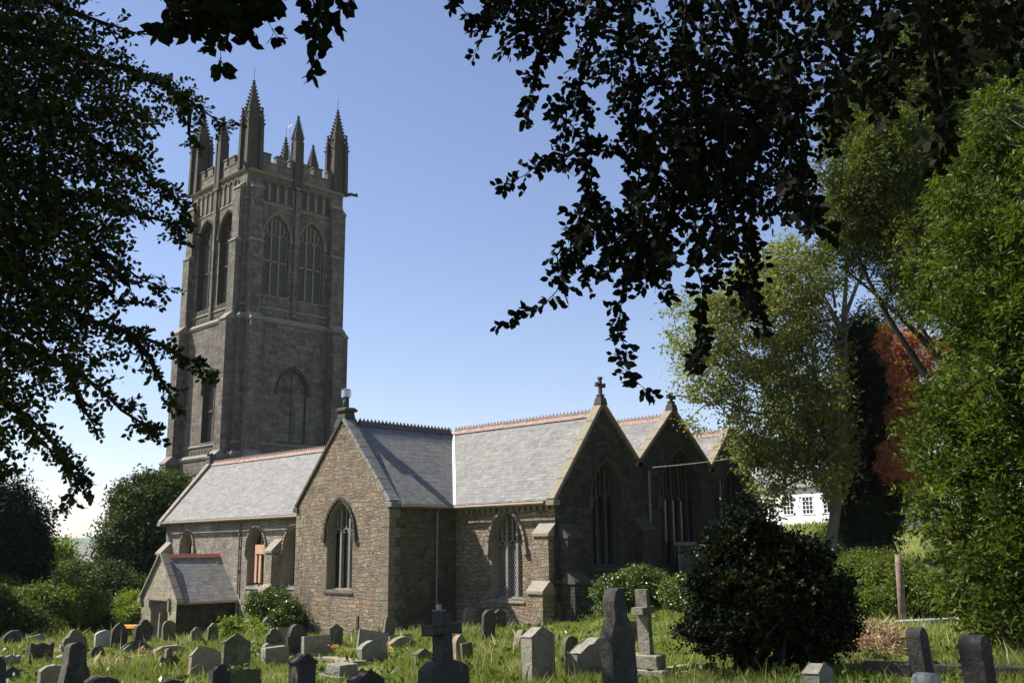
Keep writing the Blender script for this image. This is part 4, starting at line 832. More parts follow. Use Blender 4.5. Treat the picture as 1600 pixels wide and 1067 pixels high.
# ---- white house on the right, behind the trees
WH = plain('white_render', (.8, .79, .76), .9, var=.06, scale=2); SLM = M['slate_d']
def house(name, origin, rz, W, Dp, eh, rh, wm, label, wins, chim=True, roofmat=None):
    o = empty(name, origin, rz); m = MB(); m.box(-W / 2, 0, -2, W / 2, Dp, eh); m.add([(-W / 2, 0, eh), (-W / 2, Dp, eh), (-W / 2, Dp / 2, eh + rh)], [(0, 1, 2)]); m.add([(W / 2, 0, eh), (W / 2, Dp, eh), (W / 2, Dp / 2, eh + rh)], [(0, 1, 2)]); m.build('wall', wm, o)
    m = MB(); slab(m, [(-W / 2 - .2, -.3, eh - .1), (W / 2 + .2, -.3, eh - .1), (W / 2 + .2, Dp / 2, eh + rh + .1), (-W / 2 - .2, Dp / 2, eh + rh + .1)]); slab(m, [(-W / 2 - .2, Dp + .3, eh - .1), (W / 2 + .2, Dp + .3, eh - .1), (W / 2 + .2, Dp / 2, eh + rh + .1), (-W / 2 - .2, Dp / 2, eh + rh + .1)]); r = m.build('roof', roofmat or SLM, o)
    if chim:
        for x in (-W / 2 + .6, W / 2 - .6):
            m = MB(); m.box(x - .35, Dp / 2 - .3, eh + rh - .6, x + .35, Dp / 2 + .3, eh + rh + 1.0); m.box(x - .42, Dp / 2 - .37, eh + rh + 1.0, x + .42, Dp / 2 + .37, eh + rh + 1.12)
            c = m.build('chimney', M['terra'], r)
            m = MB(); m.tube([(x, Dp / 2, eh + rh + 1.1), (x, Dp / 2, eh + rh + 1.55)], [.16, .13], 10); m.build('chimney_pot', M['terra_r'], r)
    for x, z, w_, h_ in wins:
        m = MB(); m.box(x - w_ / 2 - .07, -.05, z - .07, x + w_ / 2 + .07, .02, z); m.box(x - w_ / 2 - .07, -.05, z + h_, x + w_ / 2 + .07, .02, z + h_ + .07)
        for k in range(4): xx = x - w_ / 2 + k * w_ / 3; m.box(xx - .025, -.03, z, xx + .025, .02, z + h_)
        for k in range(1, 4): m.box(x - w_ / 2, -.028, z + k * h_ / 4 - .02, x + w_ / 2, .018, z + k * h_ / 4 + .02)
        f = m.build('window', plain('white_paint', (.8, .8, .8), .5, var=.03) if 'white_paint' not in bpy.data.materials else bpy.data.materials['white_paint'], o)
        m = MB(); m.box(x - w_ / 2, -.012, z, x + w_ / 2, -.006, z + h_); m.build('glass', M['pane'], f)
    tag(o, label, 'house'); return o
_pm = NT('window_pane'); _pm.col((.03, .04, .05)); _pm.b.inputs['Roughness'].default_value = .1; M['pane'] = _pm.m
p = at(1268, 823, 76); fa = math.atan2(p[1] - CAM[1], p[0] - CAM[0]) - math.pi / 2 + .25
house('white_house', (p[0], p[1], p[2]), -.15, 13, 6.5, 2.9, 1.9, WH, 'white rendered house with a red chimney glimpsed behind the trees right of the church', [(x_, .95, .9, 1.15) for x_ in (-5.4, -3.6, -1.9, -.2, 1.6, 3.4, 5.3)], chim=True)
p = at(118, 880, 150); house('far_house', (p[0], p[1], 4.4 - 4.7), math.atan2(p[1] - CAM[1], p[0] - CAM[0]) - math.pi / 2 - .5, 9, 8, 2.6, 2.0, WH, 'distant house with a pale sunlit roof beyond the left hedge', [(1, .5, 1, 1)], roofmat=M['slate'])
# low boundary wall left
a, b = at(-60, 918, 66), at(92, 918, 66); m = MB(); d = (b - a)[:2] / np.linalg.norm((b - a)[:2]); n = np.array([-d[1], d[0]]) * .25
for k in range(8):
    q0, q1 = a + (b - a) * k / 8, a + (b - a) * (k + 1) / 8; zt = at(0, 905, 66)[2]
    m.hexa([(q0[0] - n[0], q0[1] - n[1], -4), (q1[0] - n[0], q1[1] - n[1], -4), (q1[0] + n[0], q1[1] + n[1], -4), (q0[0] + n[0], q0[1] + n[1], -4), (q0[0] - n[0], q0[1] - n[1], zt), (q1[0] - n[0], q1[1] - n[1], zt), (q1[0] + n[0], q1[1] + n[1], zt), (q0[0] + n[0], q0[1] + n[1], zt)])
tag(m.build('boundary_wall', M['rub_w'], None), 'low greyish pink churchyard wall behind the left bushes', 'wall')

# ------------------------------------------------------------------ vegetation
def unit(v): return v / (np.linalg.norm(v, axis=-1, keepdims=True) + 1e-9)
def leaves(name, P, L, mat, parent=None, seed=0, wr=.5, up=.5, axis=None, normal=None, oval=False, outward=None, kind=None):
    """one leaf per row of P; L leaf length (scalar or per row)"""
    rg = np.random.default_rng(seed); n = len(P); L = (np.full(n, L) if np.isscalar(L) else L) * rg.uniform(.7, 1.25, n); L = L[:, None]
    nr_ = unit(rg.normal(size=(n, 3)))
    if normal is not None: nr_ = unit(nr_ * .7 + normal)
    nr_ = unit(nr_ + np.array([0, 0, up])); 
    if outward is not None: nr_ = unit(nr_ + outward)
    a = unit(rg.normal(size=(n, 3))) if axis is None else unit(axis + rg.normal(size=(n, 3)) * .25)
    a = unit(a - nr_ * (a * nr_).sum(1, keepdims=True)); b = np.cross(nr_, a); w = L * wr / 2
    f = nr_ * L * .1
    if oval:
        V = np.stack([P, P + a * L * .25 + b * w * .85 + f, P + a * L * .6 + b * w * .95 + f * .6, P + a * L, P + a * L * .6 - b * w * .95 + f * .6, P + a * L * .25 - b * w * .85 + f], 1); k = 6
    else:
        V = np.stack([P, P + a * L * .42 + b * w + f, P + a * L, P + a * L * .42 - b * w + f], 1); k = 4
    V = V.reshape(-1, 3); F = np.arange(n * k).reshape(n, k)
    return npmesh(name, V, F, mat, parent)

BK = stone('tree_bark', (.07, .055, .04), (.15, .125, .095), blotch=(.16, .17, .11), bl=.3, scale=4, bump=.8)
BKD = stone('dark_bark', (.012, .01, .008), (.028, .024, .02), blotch=(.05, .06, .03), bl=.3, scale=5, bump=.6)
BKL = stone('pale_bark', (.11, .1, .08), (.2, .18, .145), blotch=(.06, .07, .04), bl=.5, scale=5, bump=.6)
BKW = stone('willow_bark', (.1, .09, .07), (.17, .15, .115), blotch=(.05, .055, .035), bl=.5, scale=5, bump=.7)
LM = {'ash': leafmat('ash_leaf', [(.022, .04, .006), (.06, .09, .01), (.135, .165, .022)], .28, .55, .15), 'ash2': leafmat('ash_leaf_far', [(.035, .05, .01), (.07, .09, .018), (.13, .15, .035)], .3, .55, .15),
      'birch': leafmat('willow_leaf', [(.09, .1, .03), (.15, .165, .05), (.24, .25, .1)], .45, .5, .2), 'yew': leafmat('yew_needles', [(.008, .014, .006), (.018, .028, .01), (.04, .055, .018)], .08, .65, .15),
      'dead': leafmat('dead_foliage', [(.3, .11, .055), (.48, .19, .1), (.6, .28, .16)], .35, .6, .1), 'beech': leafmat('beech_leaf', [(.01, .015, .003), (.018, .027, .005), (.065, .08, .014)], .2, .6, .12),
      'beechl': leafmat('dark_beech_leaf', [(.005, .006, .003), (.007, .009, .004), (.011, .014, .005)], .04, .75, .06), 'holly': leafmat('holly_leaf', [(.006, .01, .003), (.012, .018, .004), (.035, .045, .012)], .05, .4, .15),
      'laurel': leafmat('laurel_leaf', [(.035, .06, .008), (.065, .1, .014), (.12, .16, .03)], .15, .35, .3), 'bramble': leafmat('bramble_leaf', [(.045, .066, .008), (.085, .115, .016), (.15, .18, .035)], .3, .55, .15),
      'syc': leafmat('sycamore_leaf', [(.022, .036, .008), (.045, .066, .014), (.085, .11, .03)], .22, .6, .12), 'conif': leafmat('cypress_foliage', [(.007, .013, .006), (.012, .02, .009)], .0, .7, .1), 'lime': leafmat('bright_shrub_leaf', [(.09, .14, .012), (.15, .2, .025), (.21, .26, .04)], .4, .5, .2)}

def clumps(lobes, n, seed, surf=.65):
    """lobes: (centre, radii); points biased to the lobe surface, kept out of the other lobes' cores"""
    rg = np.random.default_rng(seed); vol = np.array([r[0] * r[1] * r[2] for c, r in lobes]) ** .67; pk = rg.choice(len(lobes), n, p=vol / vol.sum())
    C = np.array([c for c, r in lobes])[pk]; Rr = np.array([r for c, r in lobes])[pk]; d = unit(rg.normal(size=(n, 3))); rr = rg.uniform(0, 1, n) ** (1 / 3.)
    rr = np.where(rg.uniform(0, 1, n) < surf, rg.uniform(.75, 1.05, n), rr)[:, None]
    return C + d * Rr * rr, d
def lobe(px, py, D, rpx, rd=None, ry=None):
    c = at(px, py, D); s = D / FPX * 1.03; r = rpx * s; return (c, np.array([r, r if rd is None else rd, (ry or rpx) * s]))
def sprays(parent, bases, dirs, lens, leafL, mat, seed, nm=None, per=15, tw=.004, oval=True, facing=.5, lname='leaves', wr=.62, sag=.18):
    rg = np.random.default_rng(seed); n = len(bases); t = (np.arange(per) + .6) / per
    side = unit(np.cross(dirs, unit(rg.normal(size=(n, 3)) * .7 + np.array(nm if nm is not None else (0, 0, 1.)))))
    sag = np.array([0, 0, -sag]); P = bases[:, None] + dirs[:, None] * (lens[:, None] * t)[..., None] + sag * ((lens[:, None] * t) ** 2)[..., None]
    sg = np.where(np.arange(per) % 2 == 0, 1, -1)[None, :, None]; ax = unit(dirs[:, None] * .75 + side[:, None] * sg + rg.normal(size=(n, per, 3)) * .2)
    P = P + ax * .01; nrm = np.repeat(np.cross(side, dirs)[:, None], per, 1) * .9
    nrm = nrm + facing * unit(CAM - P) * np.sign(rg.normal(size=(n, per, 1)) + .6)
    o = leaves(lname, P.reshape(-1, 3), leafL, mat, parent, seed + 1, wr=wr, up=0, axis=ax.reshape(-1, 3), normal=nrm.reshape(-1, 3), oval=oval)
    q = np.linspace(0, 1, 4); L3 = lens[:, None] * q; K = bases[:, None] + dirs[:, None] * L3[..., None] + sag * (L3 ** 2)[..., None]
    V = []; F = []; off = np.array([[1, 0, 0], [-.5, .87, 0], [-.5, -.87, 0]]) * tw
    V = (K[:, :, None, :] + off[None, None] * (1 - .7 * q)[None, :, None, None]); V = V.reshape(-1, 3)
    i, s_, k = np.meshgrid(np.arange(n), np.arange(3), np.arange(3), indexing='ij'); b = i * 12 + s_ * 3; F = np.stack([b + k, b + (k + 1) % 3, b + 3 + (k + 1) % 3, b + 3 + k], -1).reshape(-1, 4)
    npmesh('twigs', V, F, BKD, parent); return P
def rosettes(parent, lobes, ncl, per, cr, ln, leafL, mat, seed, nl=9, wr=.36, surf=.75, droop=.35, sag=.9, oval=False, up=.2, facing=.2):
    """shoots: each clump is a burst of leafy twigs (compound leaves) spreading outward and drooping"""
    C, d = clumps(lobes, ncl, seed, surf); rg = np.random.default_rng(seed + 3); B = (C[:, None] + rg.normal(size=(ncl, per, 3)) * cr).reshape(-1, 3)
    dr = unit(rg.normal(size=(ncl * per, 3)) * .75 + np.repeat(d, per, 0) * .8 + [0, 0, up - droop * .5]); sprays(parent, B, dr, ln * rg.uniform(.6, 1.3, len(B)), leafL, LM[mat], seed + 4, per=nl, tw=.0035, oval=oval, facing=facing, lname='crown', wr=wr, sag=sag); return C
def crown(name, parent, lobes, ncl, per, cr, L, mat, seed, up=.5, wr=.5, flat=.6, droop=0, oval=False, surf=.65):
    C, d = clumps(lobes, ncl, seed, surf); rg = np.random.default_rng(seed + 5)
    off = rg.normal(size=(ncl, per, 3)) * cr * rg.uniform(.6, 1.3, (ncl, 1, 1)); off[..., 2] *= flat; off[..., 2] -= droop * np.hypot(off[..., 0], off[..., 1])
    P = (C[:, None] + off).reshape(-1, 3); out = np.repeat(d, per, 0) * .5
    return leaves(name, P, L, mat, parent, seed + 9, wr=wr, up=up, outward=out, oval=oval), C
def limbs(parent, base, top, C, r0, mat, seed, nmain=7, ntw=90, name='trunk', bend=.6, startf=.25, tw=.018):
    rn = random.Random(seed); rg = np.random.default_rng(seed); base = np.array(base, float); top = np.array(top, float); m = MB(); H_ = np.linalg.norm(top - base)
    tr = [base - [0, 0, .3]] + [base + (top - base) * t + rg.normal(size=3) * [.035, .035, 0] * H_ * (t > 0) * (t < 1) for t in (0.02, .25, .5, .75, 1)]
    m.tube(tr, [r0 * 1.5, r0 * 1.15, r0, r0 * .8, r0 * .55, r0 * .22], 9); m.build(name, mat, parent, True)
    m = MB(); idx = rg.choice(len(C), min(nmain, len(C)), replace=False); ends = []
    for k in idx:
        t = rn.uniform(startf, .95); s = tr[1] + (tr[-1] - tr[1]) * t; e = C[k]; mid = (s + e) / 2 + rg.normal(size=3) * .06 * np.linalg.norm(e - s) + [0, 0, .1 * bend * np.linalg.norm(e - s)]
        pts = [s * (1 - q) ** 2 + 2 * mid * q * (1 - q) + e * q * q for q in np.linspace(0, 1, 7)]; rr = r0 * (1 - t * .6) * .5
        m.tube(pts, [rr * (1 - .85 * q) for q in np.linspace(0, 1, 7)], 6); ends += pts[2:]
    ends = np.array(ends)
    for k in rg.choice(len(C), min(ntw, len(C)), replace=False):
        e = C[k]; j = np.argmin(((ends - e) ** 2).sum(1) + rg.uniform(0, .3, len(ends))); s = ends[j]; mid = (s + e) / 2 + rg.normal(size=3) * .08 * np.linalg.norm(e - s)
        m.tube([s, mid, e], [tw * 1.6, tw, tw * .4], 4, cap=False)
    m.build('branches', mat, parent, True)
def tree(name, label, cat, basepx, D, lobes, ncl, per, cr, L, mat, bark, seed, r0=.25, toppx=None, z0=None, group=None, tw=.018, nmain=8, ntw=120, **kw):
    p = at(basepx[0], basepx[1], D); z = g1(p[0], p[1]) if z0 is None else z0; o = empty(name, (0, 0, 0)); tag(o, label, cat, group)
    C = rosettes(o, lobes, ncl, per, cr, kw['ln'], L, mat, seed, **{k: v for k, v in kw.items() if k != 'ln'}) if 'ln' in kw else crown('crown', o, lobes, ncl, per, cr, L, LM[mat], seed, **kw)[1]
    tp = at(toppx[0], toppx[1], D) if toppx else np.array([p[0], p[1], max(c[0][2] for c in lobes)])
    limbs(o, (p[0], p[1], z), tp, C, r0, bark, seed, nmain=nmain, ntw=ntw, tw=tw); return o
def bush(name, label, cat, D, lobes, ncl, per, cr, L, mat, seed, base=None, stems=6, group=None, **kw):
    o = empty(name); tag(o, label, cat, group)
    C = rosettes(o, lobes, ncl, per, cr, kw['ln'], L, mat, seed, **{k: v for k, v in kw.items() if k != 'ln'}) if 'ln' in kw else crown('foliage', o, lobes, ncl, per, cr, L, LM[mat], seed, **kw)[1]
    c0 = np.mean([c for c, r in lobes], 0) if base is None else at(base[0], base[1], D); z = g1(c0[0], c0[1]); m = MB(); rg = np.random.default_rng(seed)
    for k in range(stems):
        e = C[rg.integers(len(C))]; b = np.array([c0[0] + rg.normal() * .25, c0[1] + rg.normal() * .25, z - .2]); m.tube([b, (b + e) / 2 + rg.normal(size=3) * .1, e], [.04, .028, .01], 5)
    m.build('stems', BKD, o, True); return o

# left background: cypress clump, big round sycamore, hedges
bush('cypress', 'dark cypress clump on the far left beyond the wall', 'tree', 60, [lobe(-30, 840, 60, 75), lobe(14, 830, 60, 44, 2, 52), lobe(44, 862, 59, 22, 1, 42), lobe(0, 880, 60, 60)], 900, 60, .3, .22, 'conif', 11, flat=1.6, wr=.4, surf=.8)
tree('sycamore_tree', 'big rounded sycamore behind the porch at the left end of the church', 'tree', (235, 990), 72, [lobe(235, 800, 72, 52), lobe(214, 850, 71, 50), lobe(255, 870, 72, 60), lobe(178, 896, 70, 26), lobe(215, 930, 71, 55), lobe(252, 960, 70, 45), lobe(262, 790, 74, 44)], 1500, 60, .42, .26, 'syc', BK, 12, r0=.45, surf=.85)
bush('hawthorn', 'rounded green thorn bush left of the big sycamore', 'bush', 68, [lobe(118, 918, 68, 32, 2.0, 30), lobe(160, 930, 67, 42), lobe(195, 950, 66, 40), lobe(140, 960, 66, 36)], 700, 60, .35, .2, 'syc', 13, surf=.85)
tree('small_tree', 'small green tree between the cypress clump and the distant house', 'tree', (88, 900), 92, [lobe(88, 868, 92, 17), lobe(72, 876, 92, 12)], 160, 50, .5, .3, 'lime', BK, 14, r0=.2, ntw=20)
bush('hedge', 'low clipped hedge running along behind the boundary wall', 'hedge', 70, [lobe(x, 893, 70, 18, 1.2, 11) for x in range(-30, 140, 20)], 420, 50, .25, .17, 'bramble', 15, surf=.8, stems=10)
bush('elder_bush', 'bright leafy elder bush in front of the low boundary wall', 'bush', 55, [lobe(60, 950, 55, 42, 1.6, 30), lobe(25, 960, 54, 36, 1.6, 26), lobe(105, 945, 57, 36, 1.6, 32), lobe(0, 930, 58, 24, 1.2, 24)], 700, 60, .28, .17, 'bramble', 16, surf=.85)
bush('dark_bush', 'dark shaded bush at the far left edge over the grey stones', 'bush', 46, [lobe(15, 975, 46, 34, 1.2, 22), lobe(-30, 960, 46, 40), lobe(55, 985, 48, 24, 1, 14)], 420, 60, .22, .14, 'syc', 17, surf=.85)
bush('dark_hedge', 'dark shaded hedge under the sycamore behind the left graves', 'hedge', 60, [lobe(110, 985, 60, 36, 1.5, 22), lobe(155, 985, 60, 34, 1.5, 24), lobe(190, 975, 62, 30, 1.5, 30)], 420, 60, .28, .17, 'yew', 18, surf=.85)
bush('garden_shrub', 'small yellow-green shrub between the dark hedge and the porch', 'bush', 57, [lobe(205, 945, 60, 12, .8, 18), lobe(212, 965, 59, 12, .8, 18)], 130, 50, .22, .13, 'lime', 19)
# shrubs by the church
bush('camellia', 'glossy round shrub against the aisle wall beside the transept', 'bush', 44, [lobe(425, 950, 44, 34, .9, 24), lobe(410, 942, 44, 18, .6, 16), lobe(450, 965, 43, 22, .7, 24)], 420, 60, .13, .1, 'laurel', 20, surf=.85)
bush('bright_shrub', 'bright yellow-green shrub right of the porch side wall', 'bush', 36, [lobe(385, 990, 36, 26, .6, 18), lobe(358, 985, 36, 10, .3, 18), lobe(405, 1000, 35, 14, .4, 14)], 130, 40, .1, .1, 'lime', 21, flat=1.0)
LB = dict(surf=.88, up=.7)
bush('laurel_bush', 'rounded glossy laurel bush with sunlit crown in front of the first east gable', 'bush', 34, [lobe(1000, 918, 34, 42, 1.0, 28), lobe(962, 925, 34, 26, .8, 24), lobe(955, 955, 33.5, 20, .5, 18)], 460, 60, .1, .095, 'laurel', 22, **LB)
bush('laurel_bush', 'smaller lit laurel bush between the domed laurel and the dark holly', 'bush', 32, [lobe(1075, 925, 32, 34, .9, 24), lobe(1100, 945, 31.5, 30, .8, 28)], 380, 60, .1, .095, 'laurel', 23, **LB)
# dark holly in the shade of the overhanging tree
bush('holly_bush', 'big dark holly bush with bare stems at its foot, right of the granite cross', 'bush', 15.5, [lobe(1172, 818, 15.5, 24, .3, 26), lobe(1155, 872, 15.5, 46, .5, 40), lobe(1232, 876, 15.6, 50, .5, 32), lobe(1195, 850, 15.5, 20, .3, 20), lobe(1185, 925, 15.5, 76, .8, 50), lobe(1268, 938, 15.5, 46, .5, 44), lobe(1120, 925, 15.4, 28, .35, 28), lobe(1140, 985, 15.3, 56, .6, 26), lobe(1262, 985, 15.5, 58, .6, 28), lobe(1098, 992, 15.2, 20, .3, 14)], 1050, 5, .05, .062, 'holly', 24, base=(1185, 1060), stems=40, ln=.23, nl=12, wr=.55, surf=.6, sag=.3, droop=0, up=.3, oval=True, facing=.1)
# bramble bank on the right
bush('bramble_thicket', 'broad sunlit bramble thicket behind the leaning wooden post', 'bush', 29, [lobe(1345, 910, 30, 42, 1.2, 42), lobe(1395, 920, 29, 48, 1.2, 40), lobe(1440, 930, 28.5, 36, 1.0, 28), lobe(1330, 945, 28, 26, .8, 26), lobe(1365, 945, 27.5, 30, .7, 22)], 900, 50, .12, .085, 'bramble', 25, surf=.85)
bush('rough_bush', 'small dark bush at the hill path below the yew', 'bush', 38, [lobe(1372, 872, 36, 20, .7, 9), lobe(1345, 872, 36, 18, .7, 9)], 110, 50, .14, .1, 'syc', 26)
bush('rough_hedge', 'scrubby hedge between the loose-leaved tree and the white house', 'hedge', 50, [lobe(1285, 866, 48, 26, 1.2, 18), lobe(1240, 858, 50, 24, 1.2, 18), lobe(1320, 856, 52, 22, 1, 22), lobe(1300, 835, 52, 16, .8, 14)], 260, 50, .2, .13, 'bramble', 27)
# the loose-leaved tree in front of the east gables
o = tree('willow_tree', 'airy pale green tree with leaning branches beside the east gables', 'tree', (1308, 860), 40,
     [lobe(1180, 500, 40, 95, 2.2, 80), lobe(1100, 510, 39, 62, 1.5, 56), lobe(1110, 588, 39, 52, 1.2, 36), lobe(1210, 640, 40, 74, 2.2, 80), lobe(1255, 570, 41, 62, 2, 90), lobe(1222, 700, 40, 48, 1.8, 46), lobe(1300, 610, 39, 34, .8, 50), lobe(1296, 730, 39, 26, .7, 44), lobe(1205, 768, 39.5, 30, .8, 16), lobe(1080, 668, 38, 16, .5, 22), lobe(1230, 430, 41, 70, 2, 60), lobe(1175, 690, 39, 20, .8, 30), lobe(1290, 690, 40, 34, 1.2, 60)],
     880, 62, .3, .16, 'birch', BKW, 28, r0=.19, toppx=(1322, 470), surf=.5, nmain=16, ntw=330, tw=.026, droop=.25)
m = MB()
for pts, r in (([(1312, 640), (1318, 560), (1318, 500), (1345, 430), (1365, 380)], .15), ([(1318, 520), (1290, 470), (1262, 425), (1245, 400)], .12), ([(1318, 500), (1322, 440), (1322, 380), (1318, 330)], .1), ([(1320, 520), (1345, 480), (1358, 465)], .06), ([(1305, 480), (1300, 440), (1290, 410)], .06), ([(1305, 800), (1250, 690), (1190, 600), (1110, 500)], .12), ([(1300, 720), (1215, 650), (1150, 640), (1090, 590)], .1), ([(1305, 700), (1260, 560), (1215, 480)], .1)):
    P_ = [at(x, y, 40 + .3 * k) for k, (x, y) in enumerate(pts)]; m.tube(P_, [r * (1 - .8 * k / (len(P_) - 1)) for k in range(len(P_))], 6)
m.build('bare_limbs', BKW, o, True)
# yew and the brown dead conifer branches
bush('yew_tree', 'dark conical yew behind the airy pale tree', 'tree', 43, [lobe(1350, 540, 43, 34, 1.2, 42), lobe(1365, 610, 43, 52, 1.6, 60), lobe(1372, 700, 43, 60, 1.8, 70), lobe(1358, 775, 43, 48, 1.8, 52), lobe(1352, 825, 42.5, 34, 1.2, 34), lobe(1400, 640, 43, 34, 1.2, 60)], 1700, 60, .22, .17, 'yew', 29, flat=1.8, wr=.35, surf=.8, stems=9)
tree('dead_cypress', 'tree with rusty brown dead foliage between the yew and the large ash', 'tree', (1450, 850), 44, [lobe(1402, 530, 40.5, 28, .7, 22), lobe(1440, 545, 40.5, 30, .8, 16), lobe(1425, 590, 40.5, 26, .7, 22), lobe(1408, 640, 40.5, 18, .5, 14), lobe(1425, 665, 40.5, 24, .6, 14), lobe(1402, 715, 40.5, 20, .5, 16), lobe(1420, 740, 40.5, 24, .6, 12), lobe(1480, 560, 41, 34, .8, 20), lobe(1470, 640, 41, 26, .8, 30)], 330, 8, .1, .13, 'dead', BK, 30, r0=.15, ln=.42, nl=10, wr=.3, ntw=120)
# ash trees on the right
tree('ash_tree', 'tall far ash with thin upper branches, left of the large near ash', 'tree', (1545, 850), 36,
     [lobe(1400, 150, 36, 80, 2, 70), lobe(1350, 250, 35, 60, 1.6, 70), lobe(1440, 260, 36, 80, 2, 80), lobe(1370, 330, 36, 55, 1.6, 36), lobe(1450, 380, 36, 60, 2, 60), lobe(1500, 160, 37, 80, 2, 90), lobe(1320, 400, 37, 36, 1, 30), lobe(1420, 460, 36, 34, 1, 30), lobe(1480, 80, 37, 70, 2, 60), lobe(1560, 60, 37, 70, 2, 60), lobe(1340, 330, 35.5, 44, 1.4, 50), lobe(1400, 240, 34, 60, 1.4, 60), lobe(1480, 330, 34, 60, 1.4, 70)],
     2100, 8, .16, .17, 'ash2', BKD, 31, r0=.35, toppx=(1450, 120), ln=.5, nl=8, surf=.65, ntw=300)
tree('ash_tree', 'large near ash filling the right edge with bright feathery leaves', 'tree', (1640, 960), 21,
     [lobe(1570, 320, 21, 90, 1.2, 90), lobe(1500, 420, 21, 72, 1.0, 56), lobe(1580, 480, 20.5, 90, 1.2, 90), lobe(1545, 520, 21, 60, .9, 44), lobe(1560, 620, 20.5, 90, 1.2, 60), lobe(1512, 680, 20.5, 66, 1.0, 66), lobe(1505, 775, 20.5, 52, .9, 56), lobe(1560, 780, 20, 90, 1.2, 80), lobe(1545, 880, 19.5, 60, .9, 70), lobe(1590, 920, 19, 64, .9, 80), lobe(1530, 950, 20, 34, .6, 36), lobe(1600, 200, 21, 70, 1.2, 70), lobe(1640, 700, 20, 90, 1.5, 200), lobe(1660, 400, 20, 90, 1.5, 200)],
     900, 14, .1, .125, 'ash', BKW, 32, r0=.3, toppx=(1640, 250), ln=.4, nl=9, surf=.8, ntw=330, tw=.012)

# SPR of alternate leaves along drooping twigs
def strand(pts, D, w=.2, dj=.3, n=None, seed=0, taper=True, step=.1):
    """sprays along a hanging bough given by picture waypoints; returns bases, dirs, lens and the bough polyline"""
    rg = np.random.default_rng(seed); W_ = [at(x, y, D + rg.normal() * dj) for x, y in pts]; W_ = np.array(W_); W_ = np.array([W_[0]] + [q for a, b in zip(W_[:-1], W_[1:]) for q in ((a * .6 + b * .4) + rg.normal(size=3) * .04 * np.linalg.norm(b - a), b)]); seg = np.linalg.norm(np.diff(W_, axis=0), axis=1); T = seg.sum(); cum = np.concatenate([[0], np.cumsum(seg)])
    k = max(3, int(T / step)) if n is None else n; s = np.linspace(0, T, k); B = np.stack([np.interp(s, cum, W_[:, c]) for c in range(3)], 1); d = unit(np.gradient(B, axis=0)); dr = unit(d * .8 + rg.normal(size=B.shape) * .75 + [0, 0, -.15]); dr[-1] = d[-1]
    ln = w * rg.uniform(.6, 1.3, k) * (np.linspace(1.15, .65, k) if taper else 1); return B, dr, ln, W_
def poly_fill(poly, n, D0, D1, seed):
    rg = np.random.default_rng(seed); x = [p[0] for p in poly]; y = [p[1] for p in poly]; out = []
    while len(out) < n:
        a, b = rg.uniform(min(x), max(x)), rg.uniform(min(y), max(y)); ins = False; j = len(poly) - 1
        for i in range(len(poly)):
            if (y[i] > b) != (y[j] > b) and a < (x[j] - x[i]) * (b - y[i]) / (y[j] - y[i]) + x[i]: ins = not ins
            j = i
        if ins: out.append(at(a, b, rg.uniform(D0, D1)))
    return np.array(out)

# overhead beech: trunk stands behind the camera to the right, boughs reach over and hang into the frame
OB = empty('beech_tree'); tag(OB, 'dark overhanging beech whose leafy branches droop across the top of the view', 'tree')
S = []; m = MB()
ST = [([(930, -60), (905, 130), (915, 250), (925, 300), (905, 340), (890, 400), (870, 455), (835, 490), (797, 503)], 8, .16), ([(912, 240), (875, 245), (835, 262), (790, 286)], 8, .15), ([(985, -40), (990, 130), (1000, 240), (990, 330), (975, 430), (965, 520), (980, 580), (1013, 612)], 8, .13),
      ([(1075, -40), (1080, 150), (1085, 330), (1090, 420), (1096, 500), (1085, 570)], 7.5, .13), ([(1130, -40), (1150, 200), (1155, 300), (1163, 400), (1168, 450), (1186, 505)], 7.5, .14), ([(1200, -40), (1220, 150), (1235, 250), (1250, 310), (1285, 350)], 6.5, .16),
      ([(925, 300), (950, 370), (985, 395), (1030, 450)], 8, .16), ([(1000, 240), (1035, 330), (1050, 400)], 8, .16), ([(905, 130), (870, 180), (905, 210), (960, 235)], 8, .18), ([(850, -40), (860, 60), (835, 120), (822, 185)], 8, .16), ([(780, -40), (765, 20), (745, 75)], 8, .15), ([(700, -30), (715, 5), (735, 30)], 8, .14),
      ([(1030, 100), (1060, 300), (1040, 380), (1010, 440)], 8, .18), ([(1100, 100), (1120, 280), (1130, 370), (1110, 430)], 7.8, .18), ([(880, 380), (870, 400), (880, 440)], 8, .12), ([(1300, -40), (1320, 60), (1290, 150), (1300, 215)], 6.5, .16), ([(1380, -40), (1370, 60), (1400, 130), (1380, 185)], 6.5, .16), ([(1450, -40), (1460, 80), (1475, 180), (1462, 260)], 6, .14), ([(1560, -40), (1570, 40), (1590, 100)], 6.5, .15), ([(1240, 290), (1262, 320), (1270, 355)], 5.5, .1),
      ([(320, -60), (325, 0), (305, 35), (262, 45)], 4.4, .1), ([(320, -40), (340, 20), (345, 90)], 4.4, .1), ([(395, -60), (400, 0), (425, 45)], 4.6, .08), ([(270, -60), (262, 0), (255, 40)], 4.4, .08), ([(510, -60), (505, 0), (495, 50), (488, 100)], 4.4, .1), ([(470, -50), (490, 5), (515, 35)], 4.6, .09), ([(540, -40), (545, -5)], 4.6, .07), ([(380, -40), (370, 10), (385, 50)], 4.5, .09)]
for k, (pts, D, w_) in enumerate(ST):
    B, dr, ln, W_ = strand(pts, D, w_, .15 if D > 5 else .06, seed=100 + k, step=.06); S.append((B, dr, ln)); r = .012 if D > 5 else .006
    m.tube(W_, [r * (1 - .8 * q / (len(W_) - 1)) for q in range(len(W_))], 5, cap=False)
